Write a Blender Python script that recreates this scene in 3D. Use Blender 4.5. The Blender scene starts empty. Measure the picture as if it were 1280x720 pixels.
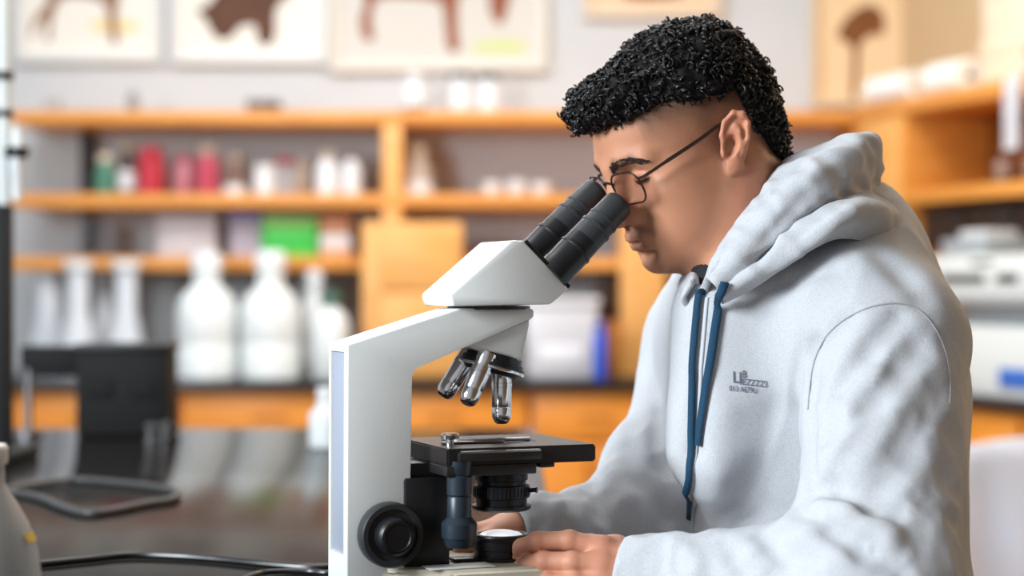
import bpy, bmesh, math, random
import numpy as np
from mathutils import Vector, Matrix
from mathutils.bvhtree import BVHTree

random.seed(7); rng = np.random.default_rng(11)
SC = bpy.context.scene
COL = SC.collection
PI = math.pi
F = 1280 * 65 / 36.0          # focal length in pixels of the 1280 px frame
EYE = 1.226                   # camera height
BENCH = 0.92                  # worktop height

# ------------------------------------------------------------------ helpers
def P(px, py, d):
    return Vector(((px - 640) / F * d, d, EYE - (py - 360) / F * d))

def lin(c):
    return tuple(((v / 255) / 12.92 if v / 255 <= .04045 else (((v / 255) + .055) / 1.055) ** 2.4) for v in c)

def mat(name, rgb, rough=.5, metal=0.0, trans=0.0, ior=1.45, var=0.0, vscale=20, bump=0.0, bscale=60, sss=0.0,
        spec=.5, coat=0.0, emit=0.0, alpha=1.0):
    m = bpy.data.materials.new(name); m.use_nodes = True
    nt = m.node_tree; b = nt.nodes['Principled BSDF']
    c = lin(rgb) + (1,)
    b.inputs['Base Color'].default_value = c
    b.inputs['Roughness'].default_value = rough
    b.inputs['Metallic'].default_value = metal
    b.inputs['Transmission Weight'].default_value = trans
    b.inputs['IOR'].default_value = ior
    b.inputs['Specular IOR Level'].default_value = spec
    b.inputs['Coat Weight'].default_value = coat
    b.inputs['Alpha'].default_value = alpha
    if sss:
        b.inputs['Subsurface Weight'].default_value = sss
        b.inputs['Subsurface Radius'].default_value = (.012, .005, .003)
        b.inputs['Subsurface Scale'].default_value = 1.0
    if emit:
        b.inputs['Emission Color'].default_value = c
        b.inputs['Emission Strength'].default_value = emit
    tc = nt.nodes.new('ShaderNodeTexCoord')
    if var:
        n = nt.nodes.new('ShaderNodeTexNoise'); n.inputs['Scale'].default_value = vscale; n.inputs['Detail'].default_value = 4
        nt.links.new(tc.outputs['Object'], n.inputs['Vector'])
        r = nt.nodes.new('ShaderNodeValToRGB')
        r.color_ramp.elements[0].position = .3; r.color_ramp.elements[1].position = .7
        r.color_ramp.elements[0].color = tuple(v * (1 - var) for v in c[:3]) + (1,)
        r.color_ramp.elements[1].color = tuple(min(1, v * (1 + var)) for v in c[:3]) + (1,)
        nt.links.new(n.outputs['Fac'], r.inputs['Fac']); nt.links.new(r.outputs['Color'], b.inputs['Base Color'])
    if bump:
        n = nt.nodes.new('ShaderNodeTexNoise'); n.inputs['Scale'].default_value = bscale; n.inputs['Detail'].default_value = 3
        nt.links.new(tc.outputs['Object'], n.inputs['Vector'])
        bp = nt.nodes.new('ShaderNodeBump'); bp.inputs['Strength'].default_value = bump; bp.inputs['Distance'].default_value = .002
        nt.links.new(n.outputs['Fac'], bp.inputs['Height']); nt.links.new(bp.outputs['Normal'], b.inputs['Normal'])
    return m

def wood_mat(name, rgb, rgb2, sx=2, sy=2, sz=14, rough=.45):
    m = mat(name, rgb, rough)
    nt = m.node_tree; b = nt.nodes['Principled BSDF']
    tc = nt.nodes.new('ShaderNodeTexCoord'); mp = nt.nodes.new('ShaderNodeMapping')
    mp.inputs['Scale'].default_value = (sx, sy, sz)
    n = nt.nodes.new('ShaderNodeTexNoise'); n.inputs['Scale'].default_value = 2.2; n.inputs['Detail'].default_value = 6
    n.inputs['Distortion'].default_value = .6
    r = nt.nodes.new('ShaderNodeValToRGB')
    r.color_ramp.elements[0].position = .35; r.color_ramp.elements[1].position = .68
    r.color_ramp.elements[0].color = lin(rgb2) + (1,); r.color_ramp.elements[1].color = lin(rgb) + (1,)
    nt.links.new(tc.outputs['Object'], mp.inputs['Vector']); nt.links.new(mp.outputs['Vector'], n.inputs['Vector'])
    nt.links.new(n.outputs['Fac'], r.inputs['Fac']); nt.links.new(r.outputs['Color'], b.inputs['Base Color'])
    return m

def mesh_obj(name, verts, faces, m, parent=None, loc=(0, 0, 0), rz=0, smooth=False, angle=None):
    me = bpy.data.meshes.new(name)
    me.from_pydata([tuple(v) for v in verts], [], [tuple(f) for f in faces])
    if m is not None: me.materials.append(m)
    me.update()
    o = bpy.data.objects.new(name, me); COL.objects.link(o)
    if parent is not None: o.parent = parent
    o.location = loc; o.rotation_euler = (0, 0, rz)
    if smooth: me.polygons.foreach_set('use_smooth', [True] * len(me.polygons))
    if angle: me.set_sharp_from_angle(angle=math.radians(angle))
    return o

def bm_obj(name, bm, m, parent=None, loc=(0, 0, 0), rz=0, smooth=True, angle=35):
    bmesh.ops.recalc_face_normals(bm, faces=bm.faces[:])
    me = bpy.data.meshes.new(name); bm.to_mesh(me); bm.free()
    if m is not None:
        for q in (m if isinstance(m, (list, tuple)) else [m]): me.materials.append(q)
    o = bpy.data.objects.new(name, me); COL.objects.link(o)
    if parent is not None: o.parent = parent
    o.location = loc; o.rotation_euler = (0, 0, rz)
    if smooth:
        me.polygons.foreach_set('use_smooth', [True] * len(me.polygons))
        me.set_sharp_from_angle(angle=math.radians(angle))
    return o

def empty(name, loc, rz=0):
    o = bpy.data.objects.new(name, None); COL.objects.link(o)
    o.empty_display_size = .05; o.location = loc; o.rotation_euler = (0, 0, rz)
    return o

def tag(o, label=None, cat=None, group=None, kind=None):
    if label: o['label'] = label
    if cat: o['category'] = cat
    if group: o['group'] = group
    if kind: o['kind'] = kind
    return o

def copy_tree(o, parent=None):
    c = o.copy(); COL.objects.link(c); c.parent = parent
    for ch in list(o.children): copy_tree(ch, c)
    return c

def box(bm, lo, hi, bev=0.0, seg=2, M=None):
    vs = [bm.verts.new((x, y, z)) for x in (lo[0], hi[0]) for y in (lo[1], hi[1]) for z in (lo[2], hi[2])]
    fs = [(0, 1, 3, 2), (4, 6, 7, 5), (0, 4, 5, 1), (2, 3, 7, 6), (0, 2, 6, 4), (1, 5, 7, 3)]
    faces = [bm.faces.new([vs[i] for i in f]) for f in fs]
    if M is not None:
        for v in vs: v.co = M @ v.co
    if bev:
        es = list({e for f in faces for e in f.edges})
        bmesh.ops.bevel(bm, geom=es, offset=bev, segments=seg, affect='EDGES', profile=.5)
    return bm

def prism(bm, pts, v0, v1, bev=0.0, seg=2):
    """polygon in local x-z, extruded along local y from v0 to v1"""
    a = [bm.verts.new((x, v0, z)) for x, z in pts]; b = [bm.verts.new((x, v1, z)) for x, z in pts]
    n = len(pts); fs = [bm.faces.new(a), bm.faces.new(b[::-1])]
    for i in range(n): fs.append(bm.faces.new((a[i], b[i], b[(i + 1) % n], a[(i + 1) % n])))
    if bev:
        es = list({e for f in fs for e in f.edges})
        bmesh.ops.bevel(bm, geom=es, offset=bev, segments=seg, affect='EDGES', profile=.5, clamp_overlap=True)
    return bm

def frame_of(d):
    d = Vector(d).normalized()
    a = Vector((0, 0, 1)) if abs(d.z) < .9 else Vector((1, 0, 0))
    x = d.cross(a).normalized(); y = d.cross(x).normalized()
    return d, x, y

def lathe(bm, p0, d, prof, n=40):
    """surface of revolution about axis from p0 along d; prof = [(t, r)]"""
    p0 = Vector(p0); d, x, y = frame_of(d)
    rings = []
    for t, r in prof:
        c = p0 + d * t
        if r < 1e-6: rings.append([bm.verts.new(c)])
        else: rings.append([bm.verts.new(c + x * (r * math.cos(2 * PI * i / n)) + y * (r * math.sin(2 * PI * i / n))) for i in range(n)])
    for a, b in zip(rings, rings[1:]):
        for i in range(n):
            j = (i + 1) % n
            if len(a) == 1 and len(b) == 1: continue
            if len(a) == 1: bm.faces.new((a[0], b[i], b[j]))
            elif len(b) == 1: bm.faces.new((a[i], a[j], b[0]))
            else: bm.faces.new((a[i], a[j], b[j], b[i]))
    if len(rings[0]) > 1: bm.faces.new(rings[0][::-1])
    if len(rings[-1]) > 1: bm.faces.new(rings[-1])
    return bm

def catmull(pts, n=8, closed=False):
    pts = [Vector(p) for p in pts]; out = []
    N = len(pts); rngN = N if closed else N - 1
    for i in range(rngN):
        if closed: a, b, c, d = pts[i - 1], pts[i], pts[(i + 1) % N], pts[(i + 2) % N]
        else: a, b, c, d = pts[max(i - 1, 0)], pts[i], pts[i + 1], pts[min(i + 2, N - 1)]
        for k in range(n):
            t = k / n
            out.append(.5 * ((2 * b) + (c - a) * t + (2 * a - 5 * b + 4 * c - d) * t * t + (3 * b - a - 3 * c + d) * t ** 3))
    if not closed: out.append(pts[-1])
    return out

def tube(bm, pts, r, n=8, closed=False, flat=None):
    pts = [Vector(p) for p in pts]; N = len(pts); rings = []; prev = None
    rr = r if isinstance(r, (list, tuple)) else [r] * N
    for i, p in enumerate(pts):
        if closed: t = (pts[(i + 1) % N] - pts[i - 1])
        else: t = pts[min(i + 1, N - 1)] - pts[max(i - 1, 0)]
        t.normalize()
        if prev is None: _, x, _ = frame_of(t)
        else: x = (prev - t * prev.dot(t)).normalized()
        prev = x; y = t.cross(x)
        rings.append([bm.verts.new(p + x * (rr[i] * math.cos(2 * PI * k / n)) + y * (rr[i] * math.sin(2 * PI * k / n))) for k in range(n)])
    m = N if closed else N - 1
    for i in range(m):
        a, b = rings[i], rings[(i + 1) % N]
        for k in range(n):
            j = (k + 1) % n
            bm.faces.new((a[k], a[j], b[j], b[k]))
    if not closed:
        bm.faces.new(rings[0][::-1]); bm.faces.new(rings[-1])
    return bm

# ------------------------------------------------------------------ implicit surfaces
_perm = rng.permutation(256); _perm = np.concatenate([_perm, _perm]).astype(np.int64)
_grad = rng.normal(size=(256, 3)); _grad /= np.linalg.norm(_grad, axis=1)[:, None]
def noise3(p):
    p = np.asarray(p, dtype=np.float64); i = np.floor(p).astype(np.int64); f = p - i; i &= 255
    u = f * f * f * (f * (f * 6 - 15) + 10); out = 0
    for dx in (0, 1):
        for dy in (0, 1):
            for dz in (0, 1):
                h = _perm[_perm[_perm[(i[:, 0] + dx) & 255] + ((i[:, 1] + dy) & 255)] + ((i[:, 2] + dz) & 255)]
                g = _grad[h]
                dot = g[:, 0] * (f[:, 0] - dx) + g[:, 1] * (f[:, 1] - dy) + g[:, 2] * (f[:, 2] - dz)
                w = (u[:, 0] if dx else 1 - u[:, 0]) * (u[:, 1] if dy else 1 - u[:, 1]) * (u[:, 2] if dz else 1 - u[:, 2])
                out = out + w * dot
    return out
def smin(a, b, k):
    h = np.maximum(k - np.abs(a - b), 0) / k
    return np.minimum(a, b) - h * h * k * .25
def smax(a, b, k): return -smin(-a, -b, k)
def ell(p, c, r, R=None):
    q = p - np.asarray(c, float)
    if R is not None: q = q @ R
    r = np.asarray(r, float)
    k0 = np.linalg.norm(q / r, axis=1); k1 = np.linalg.norm(q / (r * r), axis=1) + 1e-9
    return k0 * (k0 - 1) / k1
def cone(p, a, b, ra, rb):
    a = np.asarray(a, float); b = np.asarray(b, float); ab = b - a
    t = np.clip(((p - a) @ ab) / (ab @ ab), 0, 1)
    return np.linalg.norm(p - a - t[:, None] * ab, axis=1) - (ra + (rb - ra) * t)
def chain(p, pts, rs, k=.004):
    d = None
    for i in range(len(pts) - 1):
        c = cone(p, pts[i], pts[i + 1], rs[i], rs[i + 1]); d = c if d is None else smin(d, c, k)
    return d

def surfnet(fn, lo, hi, h, st=4, slack=1.3):
    lo = np.asarray(lo, float); hi = np.asarray(hi, float)
    n = (np.ceil((hi - lo) / h / st).astype(int)) * st + 1
    cs = [lo[a] + h * np.arange(0, n[a], st) for a in range(3)]
    G = np.stack(np.meshgrid(*cs, indexing='ij'), -1).reshape(-1, 3)
    cv = np.concatenate([fn(G[i:i + 200000]) for i in range(0, len(G), 200000)]).reshape([len(c) for c in cs])
    nc = cv.shape
    big = np.repeat(np.repeat(np.repeat(cv, st, 0), st, 1), st, 2)
    off = st // 2
    # nearest coarse sample per fine point
    ix = [np.clip((np.arange(n[a]) + off) // st, 0, nc[a] - 1) for a in range(3)]
    V = cv[np.ix_(*ix)].astype(np.float32); del big
    act = np.abs(V) < st * h * slack
    I = np.argwhere(act)
    vals = np.empty(len(I), np.float32)
    for i in range(0, len(I), 200000):
        vals[i:i + 200000] = fn(lo + h * I[i:i + 200000])
    V[act] = vals
    S = V < 0
    c8 = np.zeros([v - 1 for v in V.shape], np.int8)
    for dx in (0, 1):
        for dy in (0, 1):
            for dz in (0, 1):
                c8 += S[dx:S.shape[0] - 1 + dx, dy:S.shape[1] - 1 + dy, dz:S.shape[2] - 1 + dz]
    cells = np.argwhere((c8 > 0) & (c8 < 8))
    idx = np.full(c8.shape, -1, np.int64); idx[tuple(cells.T)] = np.arange(len(cells))
    acc = np.zeros((len(cells), 3)); cnt = np.zeros(len(cells))
    corners = [(0,0,0),(1,0,0),(0,1,0),(1,1,0),(0,0,1),(1,0,1),(0,1,1),(1,1,1)]
    for a in range(8):
        for b in range(a + 1, 8):
            A = np.array(corners[a]); B = np.array(corners[b])
            if np.abs(A - B).sum() != 1: continue
            va = V[tuple((cells + A).T)]; vb = V[tuple((cells + B).T)]
            m = (va < 0) != (vb < 0)
            t = np.where(m, va / (va - vb + (va == vb)), 0)
            acc += np.where(m[:, None], A + t[:, None] * (B - A), 0); cnt += m
    verts = lo + h * (cells + acc / cnt[:, None])
    faces = []
    for ax in range(3):
        sl0 = [slice(None)] * 3; sl1 = [slice(None)] * 3; sl0[ax] = slice(0, -1); sl1[ax] = slice(1, None)
        s0 = S[tuple(sl0)]; s1 = S[tuple(sl1)]
        e = np.argwhere(s0 != s1); u, w = [(1, 2), (2, 0), (0, 1)][ax]
        ok = (e[:, u] > 0) & (e[:, w] > 0) & (e[:, u] < c8.shape[u]) & (e[:, w] < c8.shape[w]); e = e[ok]
        du = np.zeros(3, int); du[u] = 1; dw = np.zeros(3, int); dw[w] = 1
        q = np.stack([idx[tuple((e - du - dw).T)], idx[tuple((e - dw).T)], idx[tuple(e.T)], idx[tuple((e - du).T)]], 1)
        fl = ~s0[tuple(e.T)]
        q[fl] = q[fl][:, ::-1]
        faces.append(q)
    faces = np.concatenate(faces)
    faces = faces[(faces >= 0).all(1)]
    return verts, faces

def np_mesh(name, verts, faces, m, parent=None, loc=(0, 0, 0), colors=None):
    me = bpy.data.meshes.new(name)
    me.vertices.add(len(verts)); me.vertices.foreach_set('co', np.asarray(verts, np.float32).ravel())
    nf = len(faces); k = faces.shape[1]
    me.loops.add(nf * k); me.loops.foreach_set('vertex_index', np.asarray(faces, np.int32).ravel())
    me.polygons.add(nf); me.polygons.foreach_set('loop_start', np.arange(0, nf * k, k, dtype=np.int32))
    me.polygons.foreach_set('use_smooth', np.ones(nf, bool))
    me.update(calc_edges=True); me.validate()
    if m is not None: me.materials.append(m)
    if colors is not None:
        at = me.color_attributes.new('tone', 'FLOAT_COLOR', 'POINT')
        at.data.foreach_set('color', np.concatenate([colors, np.ones((len(colors), 1))], 1).astype(np.float32).ravel())
    o = bpy.data.objects.new(name, me); COL.objects.link(o)
    if parent is not None: o.parent = parent
    o.location = loc
    return o

# ------------------------------------------------------------------ materials
M = {}
M['white'] = mat('white_enamel', (226, 227, 224), .38, coat=.15, bump=.05, bscale=400)
M['recess'] = mat('grey_panel', (150, 156, 170), .5)
M['black'] = mat('black_plastic', (24, 24, 27), .38, var=.15)
M['rubber'] = mat('black_rubber', (50, 52, 54), .42, bump=.15, bscale=500)
M['navyblack'] = mat('blue_black_plastic', (34, 44, 54), .35)
M['stageblack'] = mat('stage_black', (34, 32, 32), .33, bump=.1, bscale=300)
M['chrome'] = mat('polished_chrome', (228, 228, 230), .16, metal=1)
M['steel'] = mat('brushed_steel', (170, 170, 172), .3, metal=1)
M['glassw'] = mat('lens_glass_white', (235, 238, 240), .1, coat=.5)
M['cream'] = mat('cream_enamel', (205, 196, 176), .45)
M['bench'] = mat('black_epoxy', (30, 29, 29), .16, ior=1.22, var=.12, vscale=6, spec=.16)
M['bench2'] = mat('dark_worktop', (34, 30, 30), .3, var=.1, vscale=6)
M['oak'] = wood_mat('honey_oak', (226, 154, 72), (212, 138, 58))
M['oak_pale'] = wood_mat('pale_honey_oak', (232, 172, 100), (222, 158, 84))
M['oak_dark_shaded'] = wood_mat('dark_and_shaded_oak', (150, 88, 34), (126, 72, 28))  # dark oak for handles; on the bay backs it stands for shade
M['brown_shade'] = wood_mat('brown_shade_board', (70, 46, 30), (54, 36, 24))  # shade of open bays put into the wood colour
M['darkmetal'] = mat('dark_upright', (28, 22, 20), .6)
M['oak_base'] = wood_mat('amber_oak', (232, 150, 56), (220, 136, 46))
M['wall'] = mat('painted_wall', (204, 206, 208), .8, var=.03, vscale=3, bump=.1, bscale=120)
M['wall_warm_lit'] = mat('warm_lit_wall', (206, 176, 136), .8, var=.03, vscale=3)  # warm lamp light and wood bounce put into this wall's colour
M['floor'] = mat('vinyl_floor', (160, 150, 138), .5, var=.1, vscale=5)
M['plastic'] = mat('white_polyethylene', (224, 229, 229), .4, sss=.2)
M['glass'] = mat('clear_glass', (240, 246, 250), .03, trans=1, ior=1.3)
M['clear'] = mat('clear_plastic', (225, 228, 234), .18, trans=.75, ior=1.2)
M['paper'] = mat('white_paper', (238, 236, 230), .8)

# ------------------------------------------------------------------ camera, light, colour management
cam_d = bpy.data.cameras.new('camera'); cam = bpy.data.objects.new('camera', cam_d); COL.objects.link(cam)
cam.location = (0, 0, EYE); cam.rotation_euler = (PI / 2, 0, 0)
cam_d.lens = 65; cam_d.sensor_width = 36; cam_d.clip_start = .05
cam_d.dof.use_dof = True; cam_d.dof.focus_distance = 1.80; cam_d.dof.aperture_fstop = 2.6
SC.camera = cam
SC.view_settings.view_transform = 'Standard'; SC.view_settings.look = 'None'
SC.view_settings.exposure = 0; SC.view_settings.gamma = 1; SC.view_settings.use_curve_mapping = False
W = bpy.data.worlds.new('world'); SC.world = W; W.use_nodes = True
wt = W.node_tree; bg = wt.nodes['Background']; bg.inputs['Strength'].default_value = .47
tcw = wt.nodes.new('ShaderNodeTexCoord'); sep = wt.nodes.new('ShaderNodeSeparateXYZ'); wr_ = wt.nodes.new('ShaderNodeValToRGB'); mr = wt.nodes.new('ShaderNodeMapRange')
mr.inputs['From Min'].default_value = -1; mr.inputs['From Max'].default_value = 1       # daylight side to lamp-lit side of the room
wr_.color_ramp.elements[0].color = (1.0, 1.08, 1.18, 1); wr_.color_ramp.elements[1].color = (.24, .15, .075, 1)
for ps_, cl_ in ((.48, (.86, .88, .92, 1)), (.70, (.32, .22, .13, 1))): e_ = wr_.color_ramp.elements.new(ps_); e_.color = cl_
wt.links.new(tcw.outputs['Generated'], sep.inputs['Vector']); wt.links.new(sep.outputs['X'], mr.inputs['Value'])
wt.links.new(mr.outputs['Result'], wr_.inputs['Fac']); wt.links.new(wr_.outputs['Color'], bg.inputs['Color'])

def area(name, loc, target, size, power, color=(1, 1, 1), sy=None):
    l = bpy.data.lights.new(name, 'AREA'); l.energy = power; l.color = color
    l.shape = 'RECTANGLE'; l.size = size; l.size_y = sy or size
    o = bpy.data.objects.new(name, l); COL.objects.link(o); o.location = loc
    o.rotation_euler = (Vector(target) - Vector(loc)).to_track_quat('-Z', 'Y').to_euler()
    return o
area('window_light', (-2.5, .30, 2.1), (.1, 1.85, 1.2), 1.2, 178, (.86, .94, 1.0))
area('ceiling_light', (-.2, 2.6, 2.95), (-.1, 2.4, 0), 1.6, 22, (1, .97, .92), .8)
area('ceiling_light', (-.6, 5.0, 2.95), (-.6, 5.3, 0), 2.4, 72, (.97, .985, 1.0), .8)
area('ceiling_light', (1.3, 4.5, 2.95), (1.3, 4.8, 0), 1.4, 30, (1, .85, .66), .8)
area('warm_lamp', (2.0, 2.9, 2.2), (.4, 1.95, 1.1), .9, 15, (1, .68, .40))

# ------------------------------------------------------------------ setting
def struct(o): o['kind'] = 'structure'; return o
bm = bmesh.new(); box(bm, (-4.2, -.5, -.05), (3.4, 6.9, 0)); struct(bm_obj('floor', bm, M['floor']))
bm = bmesh.new(); box(bm, (-4.2, 6.80, 0), (1.75, 6.9, 3.1)); struct(bm_obj('wall_back', bm, M['wall']))
# right-hand wall runs at an angle towards the camera
A = Vector((1.19, 6.36, 0)); D = Vector((.327, -.945, 0)).normalized(); N = Vector((-D.y, D.x, 0))
ang = math.atan2(D.y, D.x)
def RW(s, n, z): p = A + D * s + N * n; return Vector((p.x, p.y, z))
bm = bmesh.new(); box(bm, (-.75, .36, 0), (3.6, .46, 3.1)); struct(bm_obj('wall_right', bm, M['wall_warm_lit'], loc=A, rz=ang))

# ------------------------------------------------------------------ microscope
TH = math.radians(22)
U = Vector((math.cos(TH), math.sin(TH), 0)); VV = Vector((math.sin(TH), -math.cos(TH), 0))
E0 = P(760, 250, 1.86)
M0 = Vector((E0.x, E0.y, 0)) - U * .2; M0.z = BENCH
def L(px, py, v=0.0):
    """point of the microscope's own frame (x along it, -y towards its near side) seen at a pixel on the plane offset v"""
    d = Vector(((px - 640) / F, 1, -(py - 360) / F)); o = Vector((0, 0, EYE))
    t = (v + (M0 - o).dot(VV)) / d.dot(VV)
    p = o + d * t - M0
    return Vector((p.dot(U), -v, p.z))
def L2(px, py, v=0.0): p = L(px, py, v); return (p.x, p.z)
def Lz(px, py, w):
    """point at height w above the bench seen at a pixel"""
    d = Vector(((px - 640) / F, 1, -(py - 360) / F)); o = Vector((0, 0, EYE))
    t = (BENCH + w - EYE) / d.z; p = o + d * t - M0
    return Vector((p.dot(U), -p.dot(VV), w))

scope = empty('microscope', M0, TH)
tag(scope, 'white compound microscope with black stage and twin black eyepieces on the dark bench', 'microscope')
# base foot
uL = L(432, 700, .032).x
bm = bmesh.new()
uR = .165
uM = L(512, 700, .032).x
pts = [(uM - .03, -.0305), (uM - .03, .0305), (uM - .012, .0335), (uM + .03, .070), (uR - .03, .078), (uR, .055), (uR, -.055), (uR - .03, -.078), (uM + .03, -.070), (uM - .012, -.0335)]
lo = [bm.verts.new((x, y, 0)) for x, y in pts]; hi = [bm.verts.new((x, y, .042)) for x, y in pts]
fs = [bm.faces.new(lo[::-1]), bm.faces.new(hi)]
for i in range(10): fs.append(bm.faces.new((lo[i], lo[(i + 1) % 10], hi[(i + 1) % 10], hi[i])))
bmesh.ops.bevel(bm, geom=list({e for f in fs for e in f.edges}), offset=.004, segments=3, affect='EDGES')
bm_obj('base', bm, M['cream'], scope)
# arm: column and overhanging limb, one casting
HW = .031
prof = [(433, 770), (434, 431), (575, 385.5), (664, 385.5), (668, 388), (667.5, 396), (661, 402), (522, 457), (515, 462), (512.5, 470), (512, 770)]
pts = [L2(x, y, HW) for x, y in prof]
pts[0] = (pts[0][0], 0); pts[-1] = (pts[-1][0], 0)
uB = pts[0][0]
bm = bmesh.new(); prism(bm, pts, -HW, HW, .0035, 3)
# recess in the back of the column
bm.faces.ensure_lookup_table(); bm.normal_update()
zt = L(420, 439, .0).z
bf = max((f for f in bm.faces if abs(f.normal.x) > .9 and f.calc_center_median().x < uB + .01), key=lambda f: f.calc_area())
bmesh.ops.inset_region(bm, faces=[bf], thickness=.002)
yc = bf.calc_center_median().y; zc0 = bf.calc_center_median().z
for v in bf.verts: v.co.y = -.0215 if v.co.y < yc else .0215; v.co.z = .055 if v.co.z < zc0 else zt
bmesh.ops.inset_region(bm, faces=[bf], thickness=.0004)
for v in bf.verts: v.co.x += .0045
arm = bm_obj('arm', bm, M['white'], scope, angle=28)
# recessed grey panel in the back of the column
bm = bmesh.new()
box(bm, (uB + .0030, -.0208, .0558), (uB + .0044, .0208, zt - .0008), .0004)
o = bm_obj('back_panel', bm, M['recess'], scope); o['label'] = 'grey-blue recessed panel on the back of the column'
# dark joint ring under the head
jc = L(618, 384.5, 0)
bm = bmesh.new(); lathe(bm, (jc.x - .006, 0, jc.z - .0015), (0, 0, 1), [(0, .0405), (.003, .0405)], 48)
bm_obj('joint_ring', bm, M['black'], scope)
# binocular head
HB = .043
bl = L2(567, 383, HB); fr = L2(689, 380.5, HB); nose = L2(712, 361, HB); top = L2(655, 301, HB); tl = L2(621, 301, HB); mid = L2(567, 371, HB)
bm = bmesh.new()
# near side is an irregular hexagon; a broad sloping facet runs up the back between it and the far side
hbk = L2(538, 372, .02)
prism(bm, [bl, fr, nose, top, (top[0] - .012, top[1] + .0005), (bl[0] - .003, bl[1] + .011)], -HB, HB, .0025, 2)
bm_obj('head', bm, M['white'], scope, angle=25)
# black face plate behind the tubes
tdir = Vector((nose[0] - top[0], 0, nose[1] - top[1])); pn = Vector((-tdir.z, 0, tdir.x)).normalized()
if pn.x < 0: pn = -pn
bm = bmesh.new()
a = Vector((top[0], 0, top[1])); b = Vector((nose[0], 0, nose[1]))
ea = (b - a).normalized()
pl = [a + ea * .001 - pn * .001, b - ea * .0005 - pn * .001, b - ea * .0005 + pn * .0035, a + ea * .001 + pn * .0035]
prism(bm, [(p.x, p.z) for p in pl], -HB + .0005, HB - .0005, .001, 1)
bm_obj('face_plate', bm, M['black'], scope)
# two eyepiece tubes
for v, base, tip in ((.031, (697, 336), (776, 252)), (-.031, (667, 318), (748, 236))):
    b0 = L(*base, v); t0 = L(*tip, v); d = (t0 - b0); ln = d.length; d.normalize()
    tb = bmesh.new()
    lathe(tb, b0 - d * .01, d, [(0, .0178), (.012, .0178), (.014, .0172), (.034, .0172), (.035, .0180), (.037, .0180), (.038, .0168), (.05, .0166)], 48)
    t_o = bm_obj('eyepiece_tube', tb, M['black'], scope)
    e = bmesh.new()
    lathe(e, b0 + d * .028, d, [(0, .0158), (.0, .0166), (ln * .28, .0164), (ln * .285, .0172), (ln * .31, .0172), (ln * .315, .0158), (ln * .40, .0156), (ln * .405, .0164), (ln * .43, .0164), (ln * .435, .0156), (ln - .034, .0150), (ln - .030, .0142), (ln - .028, .0125), (ln - .029, .0105), (ln - .033, .0095), (ln - .034, 0)], 48)
    bm_obj('eyepiece', e, M['rubber'], t_o)
# nosepiece holder: a cone-like block under the limb
na = L(606, 452, 0); nb = L(652, 460, 0)
nc = L(614.5, 455, 0); nax = Vector((0.17, 0, .96)).normalized()   # turret axis, pointing up
nd = L(577, 441, 0); ne = L(653, 462, 0); pd = (ne - nd); rad = pd.length * .5; nc = (nd + ne) * .5
nax = Vector((-pd.z, 0, pd.x)).normalized()
bm = bmesh.new()
hp = [L2(662.5, 398, .02), L2(651, 454, .02), L2(595, 438, .02), L2(570, 425, .02), L2(600, 400, .02)]
prism(bm, hp, -.026, .026, .006, 3)
bm_obj('nosepiece_holder', bm, M['white'], scope)
bm = bmesh.new()
lathe(bm, nc - nax * .012, nax, [(0, 0), (0, rad * .80), (.004, rad * .93), (.0045, rad * .99), (.0095, rad), (.010, rad * .94), (.013, rad * .94), (.0135, rad * .88), (.019, rad * .86), (.020, 0)], 64)
turret = bm_obj('turret', bm, M['black'], scope)
bm = bmesh.new(); lathe(bm, nc - nax * .0085, nax, [(0, rad * 1.01), (.0005, rad * 1.02), (.0025, rad * 1.02), (.003, rad * 1.01)], 64)
o = bm_obj('grip_ring', bm, M['chrome'], turret); o['label'] = 'chrome rim of the turret'
for p0, p1, r0, r1, v0, v1 in (((587, 443), (553, 496), .0100, .0078, -.006, -.010), ((606, 452), (583, 506), .0098, .0082, .020, .026), ((627, 468), (627, 530), .0098, .0088, .004, .004)):
    a = L(*p0, v0); b = L(*p1, v1); d = b - a; ln = d.length
    bm = bmesh.new()
    lathe(bm, a - d.normalized() * .008, d, [(0, r0 * 1.05), (.008, r0 * 1.05), (.009, r0), (.016, r0), (.0163, r0 * 1.04), (.020, r0 * 1.04), (.0203, r0), (ln * .80, r0 * .99), (ln * .81, r0 * .96), (ln * .84, r0 * .96), (ln * .85, r0 * .98), (ln + .001, r0 * .95), (ln + .005, r0 * .78), (ln + .0075, r0 * .5), (ln + .0075, 0)], 36)
    ob = bm_obj('objective', bm, M['chrome'], turret)
    bm = bmesh.new()
    lathe(bm, a + d.normalized() * (ln - .0081), d, [(.0060, r0 * .74), (.0064, r0 * .70), (.0074, r0 * .52), (.0078, r0 * .5), (.0078, 0)], 36)
    bm_obj('objective_tip', bm, M['black'], ob)
# stage
sv = .074; c_near = L(559, 566, sv); c_r = L(745, 555, sv)
zst = (c_near.z + c_r.z) * .5; zst = c_r.z
sx0, sx1 = c_near.x, c_r.x; yf = .066
bm = bmesh.new()
th = .0165
op = [(sx0 + .048, -.012), (sx0 + .095, -.008), (sx0 + .095, .014), (sx0 + .048, .014)]
outl = [(sx0, -sv), (sx1, -sv), (sx1, yf), (sx0, yf)]
def ringface(bm, z, out, inn):
    o_ = [bm.verts.new((x, y, z)) for x, y in out]; i_ = [bm.verts.new((x, y, z)) for x, y in inn]
    return o_, i_
ot, it = ringface(bm, zst, outl, op); ob_, ib = ringface(bm, zst - th, outl, op)
for i in range(4):
    j = (i + 1) % 4
    bm.faces.new((ot[i], ot[j], it[j], it[i])); bm.faces.new((ob_[j], ob_[i], ib[i], ib[j]))
    bm.faces.new((ot[j], ot[i], ob_[i], ob_[j])); bm.faces.new((it[i], it[j], ib[j], ib[i]))
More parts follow.
